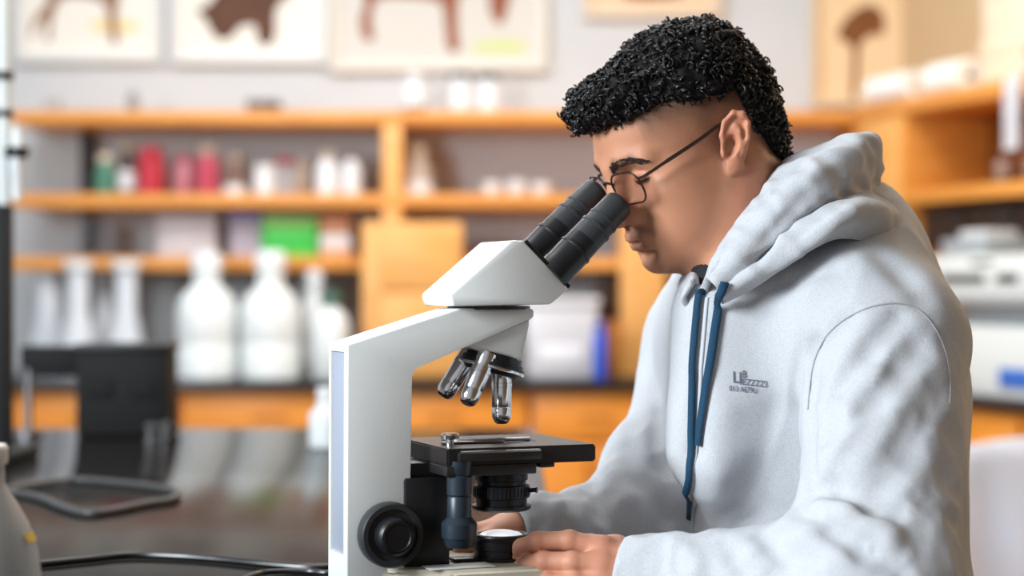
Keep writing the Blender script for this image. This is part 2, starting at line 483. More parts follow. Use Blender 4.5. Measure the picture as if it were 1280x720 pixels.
bmesh.ops.bevel(bm, geom=[e for e in bm.edges if all(v in ot + ob_ for v in e.verts)], offset=.0015, segments=2, affect='EDGES')
stage = bm_obj('stage', bm, M['stageblack'], scope)
# glass slide and the chrome slide clip
bm = bmesh.new(); box(bm, (sx0 + .030, -.020, zst + .0002), (sx0 + .112, .006, zst + .0012))
bm_obj('slide', bm, M['glass'], stage)
bm = bmesh.new()
cp = catmull([(sx0 + .020, -.006, zst + .002), (sx0 + .04, -.024, zst + .003), (sx0 + .075, -.026, zst + .003), (sx0 + .108, -.012, zst + .002)], 6)
tube(bm, cp, .0019, 8)
box(bm, (sx0 + .012, -.03, zst + .0003), (sx0 + .075, -.022, zst + .0028), .0008)
o = bm_obj('slide_clip', bm, M['steel'], stage); o['label'] = 'steel clip lying on top of the stage'
bm = bmesh.new(); kx = L(536, 540, .045)
lathe(bm, (sx0 + .018, -.032, zst - .001), (0, 0, 1), [(0, .004), (.006, .004), (.007, .0085), (.0105, .009), (.0125, .0075), (.0125, 0)], 24)
o = bm_obj('clip_screw', bm, M['chrome'], stage); o['label'] = 'chrome thumb screw at the back corner of the stage'
# x-y carriage under the stage
bm = bmesh.new()
box(bm, (sx0 - .001, -sv - .001, zst - .026), (sx0 + .09, -sv + .05, zst - th + .0005), .0015)
box(bm, (sx0 + .01, -sv - .006, zst - .012), (sx0 + .093, -sv + .004, zst - .0035), .001)
box(bm, (sx0 + .0945, -sv + .002, zst - .021), (sx0 + .11, -sv + .05, zst - th + .0005), .0015)
bm_obj('stage_carriage', bm, M['stageblack'], stage)
bm = bmesh.new(); box(bm, (sx0 + .012, -sv - .0063, zst - .0042), (sx0 + .092, -sv - .001, zst - .0022), .0005)
o = bm_obj('scale_bar', bm, M['steel'], stage); o['label'] = 'steel scale bar on the near edge of the stage'
# drop-down coaxial stage control
kt = L(574, 572, .066); kb = L(571, 684, .066); s = 1 / 1300.0
zk = lambda py: L(572, py, .066).z
cx = kt.x; cy = -.066
bm = bmesh.new(); z0 = zk(684)
lathe(bm, (cx, cy, z0), (0, 0, 1), [(0, 0), (0, .0125), (.005, .0145), (zk(673) - z0, .0150), (zk(672) - z0, .0165), (zk(667) - z0, .0168), (zk(660) - z0, .0168), (zk(654) - z0, .0168), (zk(646) - z0, .0115), (zk(622) - z0, .0113), (zk(620) - z0, .0104), (zk(618) - z0, .0116), (zk(596) - z0, .0118), (zk(594) - z0, .0105), (zk(590) - z0, .0118), (zk(580) - z0, .0125), (zk(576) - z0, .0125)], 40)
bm_obj('stage_knob', bm, M['navyblack'], stage)
# rack housing in front of the column
ha = L(513, 590, 0); hb = L(559, 600, .04)
bm = bmesh.new(); uc = pts[-1][0]
box(bm, (uc - .006, -.034, .040), (uc + .040, .034, zst - .030), .003)
box(bm, (uc - .006, -.026, zst - .031), (uc + .055, .026, zst - th), .002)
bm_obj('rack_housing', bm, M['black'], scope)
# condenser
cc = L(627, 600, 0); zc = lambda py: L(627, py, 0).z
bm = bmesh.new(); z0 = zc(637)
lathe(bm, (cc.x, 0, z0), (0, 0, 1), [(0, 0), (0, .026), (.002, .029), (.005, .029), (.0055, .025), (zc(622) - z0, .025), (zc(621) - z0, .0275), (zc(606) - z0, .0275), (zc(605) - z0, .024), (zc(600) - z0, .024), (zc(599) - z0, .026), (zc(588) - z0, .026), (zc(587) - z0, .022), (zst - th - z0, .022)], 48)
cond = bm_obj('condenser', bm, M['black'], scope)
bm = bmesh.new()
for k in range(44):
    a = 2 * PI * k / 44
    Mx = Matrix.Translation((cc.x, 0, (zc(621) + zc(606)) / 2)) @ Matrix.Rotation(a, 4, 'Z')
    box(bm, (.0268, -.0009, -.004), (.0283, .0009, .004), 0, 1, Mx)
bm_obj('condenser_ring', bm, M['navyblack'], cond)
bm = bmesh.new(); tube(bm, [(cc.x + .02, -.018, zc(612)), (cc.x + .026, -.022, zc(611)), (cc.x + .028, -.0235, zc(611))], [.0022, .0022, .003], 10)
bm_obj('iris_lever', bm, M['black'], cond)
M['lampglass'] = mat('lit_lamp_glass', (245, 246, 248), .2, emit=.55)
# field illuminator on the foot
ic = L(626, 690, .012); zi0 = .042
zi = L(626, 666, .0).z
bm = bmesh.new()
lathe(bm, (ic.x, -.012, zi0), (0, 0, 1), [(0, 0), (0, .030), (.003, .0305), (.0035, .0262), (.010, .0262), (.0105, .0275), (.018, .0275), (.0185, .0262), (zi - zi0 - .004, .0262), (zi - zi0 - .001, .0275), (zi - zi0 + .001, .0270), (zi - zi0 + .0012, .0225), (zi - zi0 - .002, .0215), (zi - zi0 - .002, 0)], 56)
ill = bm_obj('illuminator', bm, M['black'], scope)
bm = bmesh.new(); lathe(bm, (ic.x, -.012, zi - .0025), (0, 0, 1), [(0, .0226), (.002, .0222), (.0045, .0185), (.0065, .011), (.0072, 0)], 48)
o = bm_obj('field_lens', bm, M['lampglass'], ill); o['label'] = 'white field lens in the top of the illuminator'
bm = bmesh.new()
box(bm, (ic.x - .052, -.024, zi0 + .0004), (ic.x - .022, -.006, zi0 + .004), .0015)
bm_obj('illuminator_lever', bm, M['black'], ill)
bm = bmesh.new(); box(bm, (uc + .01, -.062, .0425), (uc + .075, -.036, .0436), .0004)
o = bm_obj('base_label', bm, M['paper'], scope)
# focus knobs, near and far
for s in (-1, 1):
    kc = L(482, 666, HW)
    bm = bmesh.new(); y0 = s * HW * .98
    lathe(bm, (kc.x, y0, kc.z), (0, s, 0), [(0, .0225), (.006, .0225), (.0065, .0295), (.0085, .0305), (.021, .0305), (.0235, .0290), (.0235, .0245), (.020, .0235), (.020, 0)], 56)
    cf = bm_obj('coarse_knob', bm, M['rubber'], scope)
    bm = bmesh.new(); lathe(bm, (kc.x, y0 + s * .019, kc.z), (0, s, 0), [(0, .0185), (.012, .0180), (.0150, .0172), (.0175, .0150), (.0180, .0128), (.0172, .0120), (.0172, 0)], 48)
    bm_obj('fine_knob', bm, M['black'], cf)
# ------------------------------------------------------------------ person
PSI = math.radians(22); PITCH = math.radians(24); HS = .94
fw = np.array([-math.cos(PSI), -math.sin(PSI), 0.0]); lt = np.array([math.sin(PSI), -math.cos(PSI), 0.0]); up = np.array([0, 0, 1.0])
hf = fw * math.cos(PITCH) - up * math.sin(PITCH); hu = fw * math.sin(PITCH) + up * math.cos(PITCH)
HO = np.array(P(868, 190, 1.895))
HR = np.stack([hf, lt, hu], 1)                       # columns: head axes in world space
def to_head(p): return ((p - HO) @ HR) / HS
def from_head(q): return (np.asarray(q, float) * HS) @ HR.T + HO
def W_(px, py, d): return np.array(P(px, py, d))

def head_sdf(q0):
    q = q0.copy(); y = q[:, 1]; s = q.copy(); s[:, 1] = np.abs(y)
    d = ell(q, (-.006, 0, .040), (.099, .075, .078))
    d = smin(d, ell(q, (.036, 0, .046), (.062, .063, .058)), .03)
    d = smin(d, ell(q, (.044, 0, -.024), (.050, .055, .068)), .03)
    d = smin(d, chain(s, [(.000, .050, -.030), (.010, .050, -.058), (.048, .034, -.080), (.080, .012, -.089)], [.020, .018, .016, .015], .02), .03)
    d = smin(d, ell(q, (.084, 0, -.0865), (.018, .023, .0175)), .016)
    d = smin(d, ell(s, (.060, .048, -.014), (.027, .019, .019)), .022)
    d = smin(d, ell(s, (.052, .036, -.052), (.036, .028, .038)), .025)
    d = smin(d, ell(s, (.030, .048, -.040), (.036, .020, .040)), .025)
    d = smin(d, chain(s, [(.0945, .006, .022), (.0925, .022, .026), (.080, .044, .022)], [.010, .010, .009]), .016)
    d = smax(d, -ell(s, (.101, .032, .004), (.015, .019, .0115)), .016)
    # nose
    d = smin(d, chain(q, [(.097, 0, .016), (.105, 0, -.004), (.1155, 0, -.0255)], [.0085, .0085, .0112], .006), .014)
    d = smin(d, ell(s, (.1040, .0135, -.0315), (.0115, .0085, .0095)), .008)
    d = smin(d, ell(q, (.109, 0, -.036), (.010, .006, .006)), .008)
    d = smin(d, ell(s, (.0965, .0165, -.0300), (.0125, .0085, .0105)), .006)
    d = smax(d, -ell(s, (.107, .0085, -.0415), (.006, .0042, .005)), .004)
    # lids
    ball = ell(s, (.0795, .0315, .006), (.0135, .0150, .0130)); d = smin(d, ball, .004)
    d = smax(d, -chain(s, [(.0935, .021, .0015), (.0945, .031, -.0015), (.0850, .042, .0005), (.0745, .0490, .003)], [.0014] * 4, .001), .002)
    d = smax(d, -chain(s, [(.092, .020, .0110), (.0925, .031, .0130), (.086, .044, .0105)], [.0012] * 3, .001), .003)
    # muzzle and mouth
    d = smin(d, ell(q, (.081, 0, -.059), (.024, .028, .027)), .018)
    d = smin(d, chain(s, [(.1065, .000, -.0565), (.1055, .006, -.0552), (.1000, .016, -.0570), (.0850, .0295, -.0615)], [.0055, .0058, .0048, .0028], .004), .0055)
    d = smin(d, chain(s, [(.1030, .000, -.0680), (.0980, .014, -.0675), (.0845, .0285, -.0640)], [.0072, .0064, .0030], .004), .0055)
    d = smax(d, -chain(s, [(.1120, .0, -.0620), (.1080, .009, -.0613), (.0980, .019, -.0628), (.0830, .0315, -.0640)], [.0016] * 4, .001), .0026)
    d = smax(d, -chain(s, [(.1040, .0, -.0790), (.0970, .014, -.0785)], [.0045, .003], .004), .012)
    d = smax(d, -chain(s, [(.1105, .0, -.042), (.1115, .0, -.050)], [.0022, .0022], .004), .005)
    # ears
    r = (s - np.array([-.002, .0795, .003])) / .87; ca, sa = math.cos(-.36), math.sin(-.36)
    e = np.stack([r[:, 0] * ca + r[:, 1] * sa, -r[:, 0] * sa + r[:, 1] * ca, r[:, 2]], 1)     # x along the ear, y away from the skull
    e[:, 0] += .02 * e[:, 2] / .06
    ear = ell(e, (-.006, .001, .002), (.019, .0040, .030))
    hel = chain(e, [(.008, .004, -.002), (.011, .0035, .014), (.007, .0038, .027), (-.004, .0045, .0335), (-.016, .005, .028), (-.0225, .005, .014), (-.0215, .005, -.002), (-.015, .0045, -.015)], [.0022, .0030, .0033, .0034, .0036, .0036, .0032, .0028], .003)
    ear = smin(ear, hel, .004)
    ear = smin(ear, chain(e, [(-.004, .003, .021), (-.0125, .0045, .010), (-.0125, .0045, -.006), (-.006, .004, -.014)], [.0022, .0032, .0032, .0028], .003), .005)
    ear = smin(ear, ell(e, (-.003, .002, -.026), (.0095, .0042, .0100)), .006)
    ear = smin(ear, ell(e, (.0095, .004, -.006), (.004, .0042, .007)), .004)
    ear = smax(ear, -ell(e, (.000, .0060, -.002), (.0092, .0095, .0122)), .002)
    ear = smax(ear, -chain(e, [(.004, .0062, .018), (-.006, .0065, .026), (-.0165, .0068, .018), (-.0175, .0068, .002)], [.0028] * 4), .002)
    d = smin(d, ear * .87, .004)
    return d * HS

NB0 = W_(985, 318, 1.925); NB1 = from_head((-.030, 0, -.035))
def skin_sdf(p):
    d = head_sdf(to_head(p))
    n = cone(p, NB0, NB1, .066, .054)
    n = smin(n, cone(p, W_(905, 352, 1.875), from_head((.035, 0, -.085)), .030, .030), .05)
    # sterno-mastoid
    n = smin(n, cone(p, from_head((-.028, .055, -.03)), W_(905, 345, 1.84), .016, .012), .03)
    d = smin(d, n, .022)
    return d

hv, hfc = surfnet(skin_sdf, HO - np.array([.17, .17, .185]), HO + np.array([.19, .17, .15]), .0017)
# keep what is above the collar line well inside the garment
NSX = dict()
NS = W_(1108, 428, 1.80); NE = W_(1092, 748, 1.66); NW = W_(786, 721, 1.765)
FS = W_(893, 430, 2.09); FE = W_(850, 664, 2.0); FW = W_(642, 672, 1.895)
TF = np.array([-math.cos(.61), -math.sin(.61), 0]); TL = np.array([math.sin(.61), -math.cos(.61), 0])
TR = np.stack([TF, TL, up], 1)
PEL = W_(1040, 885, 1.94)
def hand_chain(pts, rs): return [np.array(P(*q)) for q in pts], rs
near_fingers = [
    hand_chain([(752, 686, 1.768), (712, 676, 1.770), (672, 677, 1.774), (652, 684, 1.780), (643, 694, 1.786)], [.0115, .0098, .0092, .0084, .0074]),
    hand_chain([(752, 706, 1.752), (716, 703, 1.752), (680, 702, 1.760), (660, 705, 1.770), (649, 710, 1.778)], [.0118, .0102, .0096, .0088, .0078]),
    hand_chain([(754, 726, 1.748), (718, 727, 1.746), (686, 728, 1.752), (667, 731, 1.762), (657, 735, 1.772)], [.0115, .0098, .0092, .0084, .0074]),
    hand_chain([(760, 743, 1.752), (730, 748, 1.748), (704, 749, 1.752), (688, 751, 1.760), (680, 754, 1.768)], [.0102, .0086, .0078, .0072, .0064]),
]
near_thumb = hand_chain([(770, 690, 1.785), (738, 684, 1.803), (702, 683, 1.812), (676, 688, 1.812), (664, 692, 1.808)], [.0150, .0125, .0105, .0098, .0085])
far_fingers = [
    hand_chain([(612, 668, 1.885), (582, 664, 1.875), (556, 676, 1.868), (538, 688, 1.862), (528, 692, 1.86)], [.0110, .0092, .0085, .0078, .007]),
    hand_chain([(612, 668, 1.900), (580, 664, 1.892), (552, 677, 1.886), (532, 689, 1.880), (522, 693, 1.878)], [.0115, .0095, .0088, .0080, .007]),
    hand_chain([(614, 668, 1.918), (584, 666, 1.910), (556, 679, 1.904), (540, 690, 1.900), (530, 694, 1.90)], [.0110, .0092, .0085, .0078, .007]),
    hand_chain([(618, 672, 1.932), (594, 672, 1.926), (572, 684, 1.922), (560, 694, 1.920), (552, 698, 1.92)], [.0098, .0082, .0075, .007, .006]),
]
far_thumb = hand_chain([(628, 672, 1.875), (608, 676, 1.862), (590, 684, 1.855), (576, 690, 1.852)], [.0135, .0110, .0098, .0085])
def hand_sdf(p, wrist, arm_from, fingers, thumb):
    w = np.asarray(wrist); a = np.asarray(arm_from)
    dirn = (a - w) / np.linalg.norm(a - w)
    d = cone(p, w, w + dirn * .09, .023, .031)
    pal = None
    for pts, rs in fingers:
        c = cone(p, w * .8 + pts[0] * .2, pts[0], .0165, .0118); pal = c if pal is None else smin(pal, c, .012)
    d = smin(d, pal, .02)
    t, r = thumb
    d = smin(d, cone(p, w, t[0], .016, r[0]), .015)
    d = smin(d, chain(p, t, r, .004), .008)
    out = d
    fing = None
    for pts, rs in fingers:
        c = chain(p, pts, rs, .0025)
        for q, rr in zip(pts[1:3], rs[1:3]):                      # knuckles
            c = smin(c, np.linalg.norm(p - q, axis=1) - rr * 1.05, .003)
        fing = c if fing is None else smin(fing, c, .0022)
    return smin(out, fing, .007)
nlo = np.array([.0, 1.70, .895]); nhi = np.array([.155, 1.86, 1.03])
nv, nf_ = surfnet(lambda p: hand_sdf(p, NW, NE, near_fingers, near_thumb), nlo, nhi, .0014)
flo = np.array([-.115, 1.80, .92]); fhi = np.array([.06, 1.99, 1.03])
fv, ff_ = surfnet(lambda p: hand_sdf(p, FW, FE, far_fingers, far_thumb), flo, fhi, .0016)

# trunk, arms and legs under the clothes
HIPN = PEL + TL * .09; HIPF = PEL - TL * .09
KN = HIPN + TF * .36 + np.array([.04, 0, -.10]); KF = HIPF + TF * .36 + np.array([.06, 0, -.10])
AN = np.array([KN[0] + .02, KN[1] + .03, .30]); AF = np.array([KF[0] + .02, KF[1] + .03, .30])
def trunk_sdf(p):
    q = (p - W_(1005, 470, 1.94)) @ TR
    d = ell(q, (0, 0, 0), (.095, .155, .17))
    q = (p - W_(1020, 680, 1.94)) @ TR
    d = smin(d, ell(q, (0, 0, 0), (.10, .14, .22)), .06)
    d = smin(d, cone(p, NB0 + np.array([0, 0, .0]), W_(1000, 420, 1.94), .060, .08), .05)
    for S_, E_, W0 in ((NS, NE, NW), (FS, FE, FW)):
        d = smin(d, cone(p, S_, E_, .048, .040), .04); d = smin(d, cone(p, E_, W0, .040, .026), .02)
    for H_, K_, A_ in ((HIPN, KN, AN), (HIPF, KF, AF)):
        d = smin(d, cone(p, H_, K_, .078, .055), .05); d = smin(d, cone(p, K_, A_, .05, .034), .02)
    return d
tv, tf_ = surfnet(trunk_sdf, (-.25, 1.30, .22), (.56, 2.40, 1.34), .009)

PLOC = np.array([PEL[0], PEL[1], .62])
allv = []; allf = []; off = 0
for v, f in ((hv, hfc), (nv, nf_), (fv, ff_), (tv, tf_)):
    allv.append(v); allf.append(f + off); off += len(v)
bodyv = np.concatenate(allv); bodyf = np.concatenate(allf)

# skin tone: lips, shaved stubble, brows' roots, finger nails belong to the skin itself
base = np.array(lin((188, 131, 101)))
tone = np.tile(base, (len(bodyv), 1))
q = to_head(hv); s = q.copy(); s[:, 1] = np.abs(s[:, 1])
def blend(mask, col): tone[:len(hv)] = tone[:len(hv)] * (1 - mask[:, None]) + np.array(lin(col)) * mask[:, None]
sm = lambda d, w: np.clip(.5 - d / w, 0, 1)
n_ = noise3(q * 900) * .5 + .5; n2 = noise3(q * 60)
def hairline(x): return np.interp(x, [-.10, -.056, -.046, -.036, -.02, .01, .05, .075, .11], [-.075, -.055, -.01, .047, .051, .058, .065, .066, .068])
hz = s[:, 2] - hairline(s[:, 0])
fade = np.clip((hz + .034) / .030, 0, 1) * (s[:, 0] < .078) * np.clip((.084 - s[:, 0]) / .015, 0, 1)
fade = np.where((s[:, 0] < -.03) & (s[:, 2] < .0), np.clip((-s[:, 0] - .030) / .02, 0, 1) * .7 * (s[:, 2] > -.06), fade)
ear_m = (s[:, 1] > .0775) & (s[:, 0] < .02)
fade = np.where(ear_m, 0, fade)
blend(np.clip(fade, 0, 1) * (.62 + .38 * n_) * .92, (50, 38, 33))
lips = np.maximum(sm(chain(s, [(.1075, .000, -.0570), (.1060, .006, -.0560), (.1000, .016, -.0580), (.0850, .0295, -.0625)], [.0050, .0050, .0040, .002]), .003),
                  sm(chain(s, [(.1040, .000, -.0680), (.0985, .014, -.0675), (.0870, .0250, -.0650)], [.0075, .0066, .0030]), .003))
must = sm(chain(s, [(.108, .004, -.0480), (.102, .015, -.0495), (.090, .0280, -.0550), (.084, .0325, -.062)], [.0055, .0055, .0045, .003]), .008)
blend(must * (.45 + .4 * n_) * .8, (62, 43, 35))
blend(lips * .75, (150, 92, 80))
blend(sm(chain(s, [(.1120, .0, -.0620), (.1080, .009, -.0613), (.0980, .019, -.0628), (.0830, .0315, -.0640)], [.0007] * 4), .0018) * .55, (84, 48, 42))  # parting of the lips darkened, crease shade put into the tone
beard = sm(chain(s, [(-.002, .066, -.020), (.006, .060, -.060), (.045, .044, -.087), (.080, .018, -.102), (.086, 0, -.102)], [.012, .014, .014, .014, .014]), .02)
blend(beard * (.35 + .40 * n_) * .62, (76, 52, 42))
burn = sm(cone(s, (.012, .072, .040), (.006, .070, -.012), .012, .008), .012)
blend(np.where(ear_m, 0, burn) * (.3 + .4 * n_) * .6, (60, 44, 38))
brow = sm(chain(s, [(.1005, .010, .0215), (.100, .022, .0265), (.091, .039, .0265), (.081, .049, .0215)], [.0058, .0066, .0056, .004], .003), .005)
blend(brow * (.50 + .4 * n_), (46, 34, 29))
lash_crease = sm(chain(s, [(.0925, .020, .0020), (.0935, .031, -.0010), (.0840, .042, .0010), (.0735, .0495, .0032)], [.0028, .0030, .0030, .0022]), .0022)  # lashes, with the shade of the lid crease coloured in
blend(lash_crease * .9, (34, 24, 22))
nose_ = sm(ell(s, (.116, 0, -.033), (.016, .02, .014)), .012); blend(nose_ * .18, (196, 112, 92))
blend(np.where(ear_m, .25, 0), (206, 128, 104))
tone[:len(hv)] *= (1 + .10 * n2[:, None])
# hands: slightly pinker, nails
hs = np.array(lin((200, 140, 112))); tone[len(hv):len(hv) + len(nv) + len(fv)] = hs
hn = noise3(nv * 140)[:, None]; tone[len(hv):len(hv) + len(nv)] *= (1 + .08 * hn)
for (pts, rs) in near_fingers + far_fingers:
    for kp, wk in ((pts[0], .010), (pts[2], .008)):
        hvx = np.concatenate([nv, fv]); m = np.exp(-((hvx - kp) ** 2).sum(1) / (wk * 1.3) ** 2) * .5
        i0 = len(hv); sl = slice(i0, i0 + len(hvx)); tone[sl] = tone[sl] * (1 - m[:, None]) + np.array(lin((190, 112, 92))) * m[:, None]
for (pts, rs) in near_fingers:
    tip = pts[-1]; dirn = (pts[-1] - pts[-2]) / np.linalg.norm(pts[-1] - pts[-2])
    outv = np.array([.15, -.75, .65]); outv -= dirn * (outv @ dirn); outv /= np.linalg.norm(outv)
    m = sm(np.linalg.norm((nv - (tip + outv * rs[-1])) , axis=1) - .0048, .002)
    i0 = len(hv); tone[i0:i0 + len(nv)] = tone[i0:i0 + len(nv)] * (1 - m[:, None]) + np.array(lin((222, 168, 148))) * m[:, None]

M['skin'] = mat('skin', (196, 140, 108), .52, sss=.12, bump=.10, bscale=500, spec=.4)
nt = M['skin'].node_tree; at = nt.nodes.new('ShaderNodeAttribute'); at.attribute_name = 'tone'
nt.links.new(at.outputs['Color'], nt.nodes['Principled BSDF'].inputs['Base Color'])
person = np_mesh('person', bodyv - PLOC, bodyf, M['skin'], None, PLOC, tone)
tag(person, 'young man in glasses and a light grey hoodie bending to look into the microscope', 'person')

# ---- hair
def hair_sdf(q):
    s = q.copy(); s[:, 1] = np.abs(s[:, 1])
    d = ell(q, (-.006, 0, .052), (.104, .081, .076))
    d = smin(d, ell(q, (.080, 0, .088), (.039, .056, .027)), .03)
    d = smin(d, ell(q, (-.018, 0, .094), (.066, .060, .040)), .03)
    d = smin(d, ell(q, (-.069, 0, .000), (.034, .060, .064)), .03)
    hz = hairline(s[:, 0]) - s[:, 2]
    d = smax(d, hz * .8, .012)
    d = smax(d, -ell(s, (-.004, .0915, .006), (.030, .028, .040)), .006)
    return d
def hair_w(p): return hair_sdf(to_head(p)) * HS + noise3(p * 80) * .0060 + np.abs(noise3(p * 190)) * .0040 - .0005
M['hair'] = mat('black_hair', (20, 17, 17), .36, spec=.5)
M['brow'] = mat('brow_hair', (52, 40, 36), .6)
gv, gf = surfnet(hair_w, HO - np.array([.19, .14, .12]), HO + np.array([.17, .14, .18]), .0024)
M['scalp_hair'] = mat('matted_black_hair', (15, 13, 13), .75, spec=.25)
np_mesh('hair', gv - PLOC, gf, M['scalp_hair'], person)
eps = 1e-3
def grad(fn, p):
    g = np.stack([fn(p + np.eye(3)[i] * eps) - fn(p - np.eye(3)[i] * eps) for i in range(3)], 1)
    return g / (np.linalg.norm(g, axis=1)[:, None] + 1e-9)
hw0 = lambda p: hair_sdf(to_head(p)) * HS
sel = rng.choice(len(gv), min(len(gv), 9500), replace=False); roots = gv[sel]
gn = grad(hw0, roots)
qh = to_head(roots)
keep = hw0(roots) > -.012
roots = roots[keep]; gn = gn[keep]; qh = qh[keep]
flow = np.stack([noise3(roots * 26), noise3(roots * 26 + 31.7), noise3(roots * 26 - 17.3)], 1) * 1.6 + hf * np.where(qh[:, 0] > .03, .9, -.3)[:, None] - up * np.where(qh[:, 0] < -.05, .9, .1)[:, None]
flow -= gn * (flow * gn).sum(1)[:, None]; flow /= np.linalg.norm(flow, axis=1)[:, None] + 1e-9
bi = np.cross(gn, flow)
NPT, NS4 = 22, 3
NST = 8
nc0 = min(len(roots), 2300)
roots = np.repeat(roots[:nc0], NST, 0); gn = np.repeat(gn[:nc0], NST, 0); flow = np.repeat(flow[:nc0], NST, 0); bi = np.repeat(bi[:nc0], NST, 0)
n = len(roots)
rp = lambda v: np.repeat(v, NST, 0)
out_ = rp(rng.uniform(-.25, .75, nc0))[:, None]
axd = flow + gn * out_; axd /= np.linalg.norm(axd, axis=1)[:, None]
n1 = np.cross(axd, bi); n1 /= np.linalg.norm(n1, axis=1)[:, None]
R = rp(rng.uniform(.0030, .0052, nc0)) * rng.uniform(.88, 1.1, n); turns = rp(rng.uniform(1.2, 2.3, nc0)); ph = rp(rng.uniform(0, 2 * PI, nc0)) + rng.uniform(-.38, .38, n)
ln = rp(rng.uniform(.010, .020, nc0)) * rng.uniform(.9, 1.1, n); hand = rp(rng.choice([-1, 1], nc0)); hh = rp(rng.uniform(-.0035, .001, nc0)) + rng.uniform(-.0004, .0004, n)
sh_ = rng.normal(0, .0005, n)
C = np.zeros((n, NPT, 3))
for k in range(NPT):
    t = k / (NPT - 1); a = ph + hand * turns * 2 * PI * t; rr = R * (1 - .45 * t)
    C[:, k] = roots + axd * ((t - .35) * ln + sh_)[:, None] + bi * (np.cos(a) * rr)[:, None] + n1 * (np.sin(a) * rr)[:, None] + gn * hh[:, None]
T = np.gradient(C, axis=1); T /= np.linalg.norm(T, axis=2)[:, :, None] + 1e-9
X = np.cross(T, np.broadcast_to(gn[:, None], T.shape) + .01); X /= np.linalg.norm(X, axis=2)[:, :, None] + 1e-9
Y = np.cross(T, X)
rad = (.00062 * np.sin(np.linspace(.25, PI - .2, NPT)) + .0001)[None, :, None] * rng.uniform(.7, 1.25, n)[:, None, None]
ring = np.stack([C + X * rad * math.cos(2 * PI * j / NS4) + Y * rad * math.sin(2 * PI * j / NS4) for j in range(NS4)], 2)   # n,NPT,4,3
vv = ring.reshape(-1, 3)
idx = np.arange(n * NPT * NS4).reshape(n, NPT, NS4)
a = idx[:, :-1, :]; b = idx[:, 1:, :]
fc = np.stack([a, np.roll(a, -1, 2), np.roll(b, -1, 2), b], -1).reshape(-1, 4)
o = np_mesh('hair_curls', vv - PLOC, fc, M['hair'], person)
# brows as short hairs
bv = []; bfc = []; bmr = bmesh.new()
HT = BVHTree.FromPolygons([tuple(v) for v in hv], [tuple(f) for f in hfc])
browp = catmull([(.1015, .009, .0205), (.1015, .022, .0262), (.0925, .039, .0265), (.082, .050, .0205)], 30)
for sgn in (1, -1):
    bmr = bmesh.new()
    for k in range(170):
        t = random.random(); i = int(t * (len(browp) - 2)); c = browp[i].copy(); tg = (browp[i + 1] - browp[i]).normalized()
        wd = .0042 * (1 - .45 * t); offz = random.uniform(-wd, wd)
        c.z += offz; c.x += -.12 * offz
        dv = tg * .0065 + Vector((.0004, 0, random.uniform(.0, .003) * (1 if offz < .001 else -.6)))
        p0 = Vector(c); p1 = c + dv + Vector((.0008, 0, 0))
        for p_ in (p0, p1): p_.y *= sgn
        w0 = HT.find_nearest(Vector(from_head(p0))); w1 = HT.find_nearest(Vector(from_head(p1)))
        w0 = w0[0] - Vector(PLOC); w1 = w1[0] + w1[1] * .0012 - Vector(PLOC)
        tube(bmr, [w0, w0 * .5 + w1 * .5 + Vector(hf) * .0004, w1], [.00035, .00032, .0001], 4)
    bm_obj('eyebrow', bmr, M['brow'], person)

# ---- glasses
M['frame'] = mat('bronze_frame', (70, 52, 44), .3, metal=.7)
M['lens'] = mat('spectacle_lens', (250, 250, 252), .02, trans=1, ior=1.08)
gl = empty('glasses', (0, 0, 0)); gl.parent = person
gl['label'] = 'thin dark-framed rectangular glasses on his nose'
def hp3(q): return Vector(from_head(q) - PLOC)
def rrect(w, h, r, n=8):
    out = []
    for cx, cy, a0 in ((w / 2 - r, h / 2 - r, 0), (-w / 2 + r, h / 2 - r, PI / 2), (-w / 2 + r, -h / 2 + r, PI), (w / 2 - r, -h / 2 + r, 1.5 * PI)):
        for k in range(n): a = a0 + PI / 2 * k / (n - 1); out.append((cx + r * math.cos(a), cy + r * math.sin(a)))
    return out
for sgn in (1, -1):
    c = Vector((.1050, .0335 * sgn, -.0005))
    ax = Vector((-.16, 1 * sgn, 0)).normalized(); az = Vector((.12, 0, 1)).normalized()
    ring_ = [c + ax * x + az * z for x, z in rrect(.051, .036, .0150)]
    bmr = bmesh.new(); tube(bmr, [hp3(tuple(p)) for p in ring_], .0011, 8, closed=True)
    bm_obj('rim', bmr, M['frame'], gl)
    bmr = bmesh.new(); nrm = ax.cross(az).normalized()
    if nrm.x < 0: nrm = -nrm
    loops = []
    for dz in (-.0006, .0006):
        loops.append([bmr.verts.new(hp3(tuple(c + ax * x * .985 + az * z * .985 + nrm * dz))) for x, z in rrect(.051, .036, .0150)])
    bmr.faces.new(loops[0]); bmr.faces.new(loops[1][::-1])
    for i in range(len(loops[0])): j = (i + 1) % len(loops[0]); bmr.faces.new((loops[0][i], loops[0][j], loops[1][j], loops[1][i]))
    bm_obj('lens', bmr, M['lens'], gl)
    bmr = bmesh.new()
    tp = catmull([(.1010, .0590 * sgn, .008), (.096, .0670 * sgn, .009), (.070, .0740 * sgn, .014), (.030, .0775 * sgn, .020), (.002, .0785 * sgn, .025), (-.016, .0775 * sgn, .024), (-.030, .0760 * sgn, .010)], 6)
    tube(bmr, [hp3(tuple(p)) for p in tp], [.0014] * 6 + [.0017] * 6 + [.0021] * (len(tp) - 12), 8)
    bm_obj('temple', bmr, M['frame'], gl)
bmr = bmesh.new()
tube(bmr, [hp3(tuple(p)) for p in catmull([(.1085, .0100, .006), (.1120, .004, .010), (.1120, -.004, .010), (.1085, -.0100, .006)], 5)], .0012, 8)
bm_obj('bridge', bmr, M['frame'], gl)

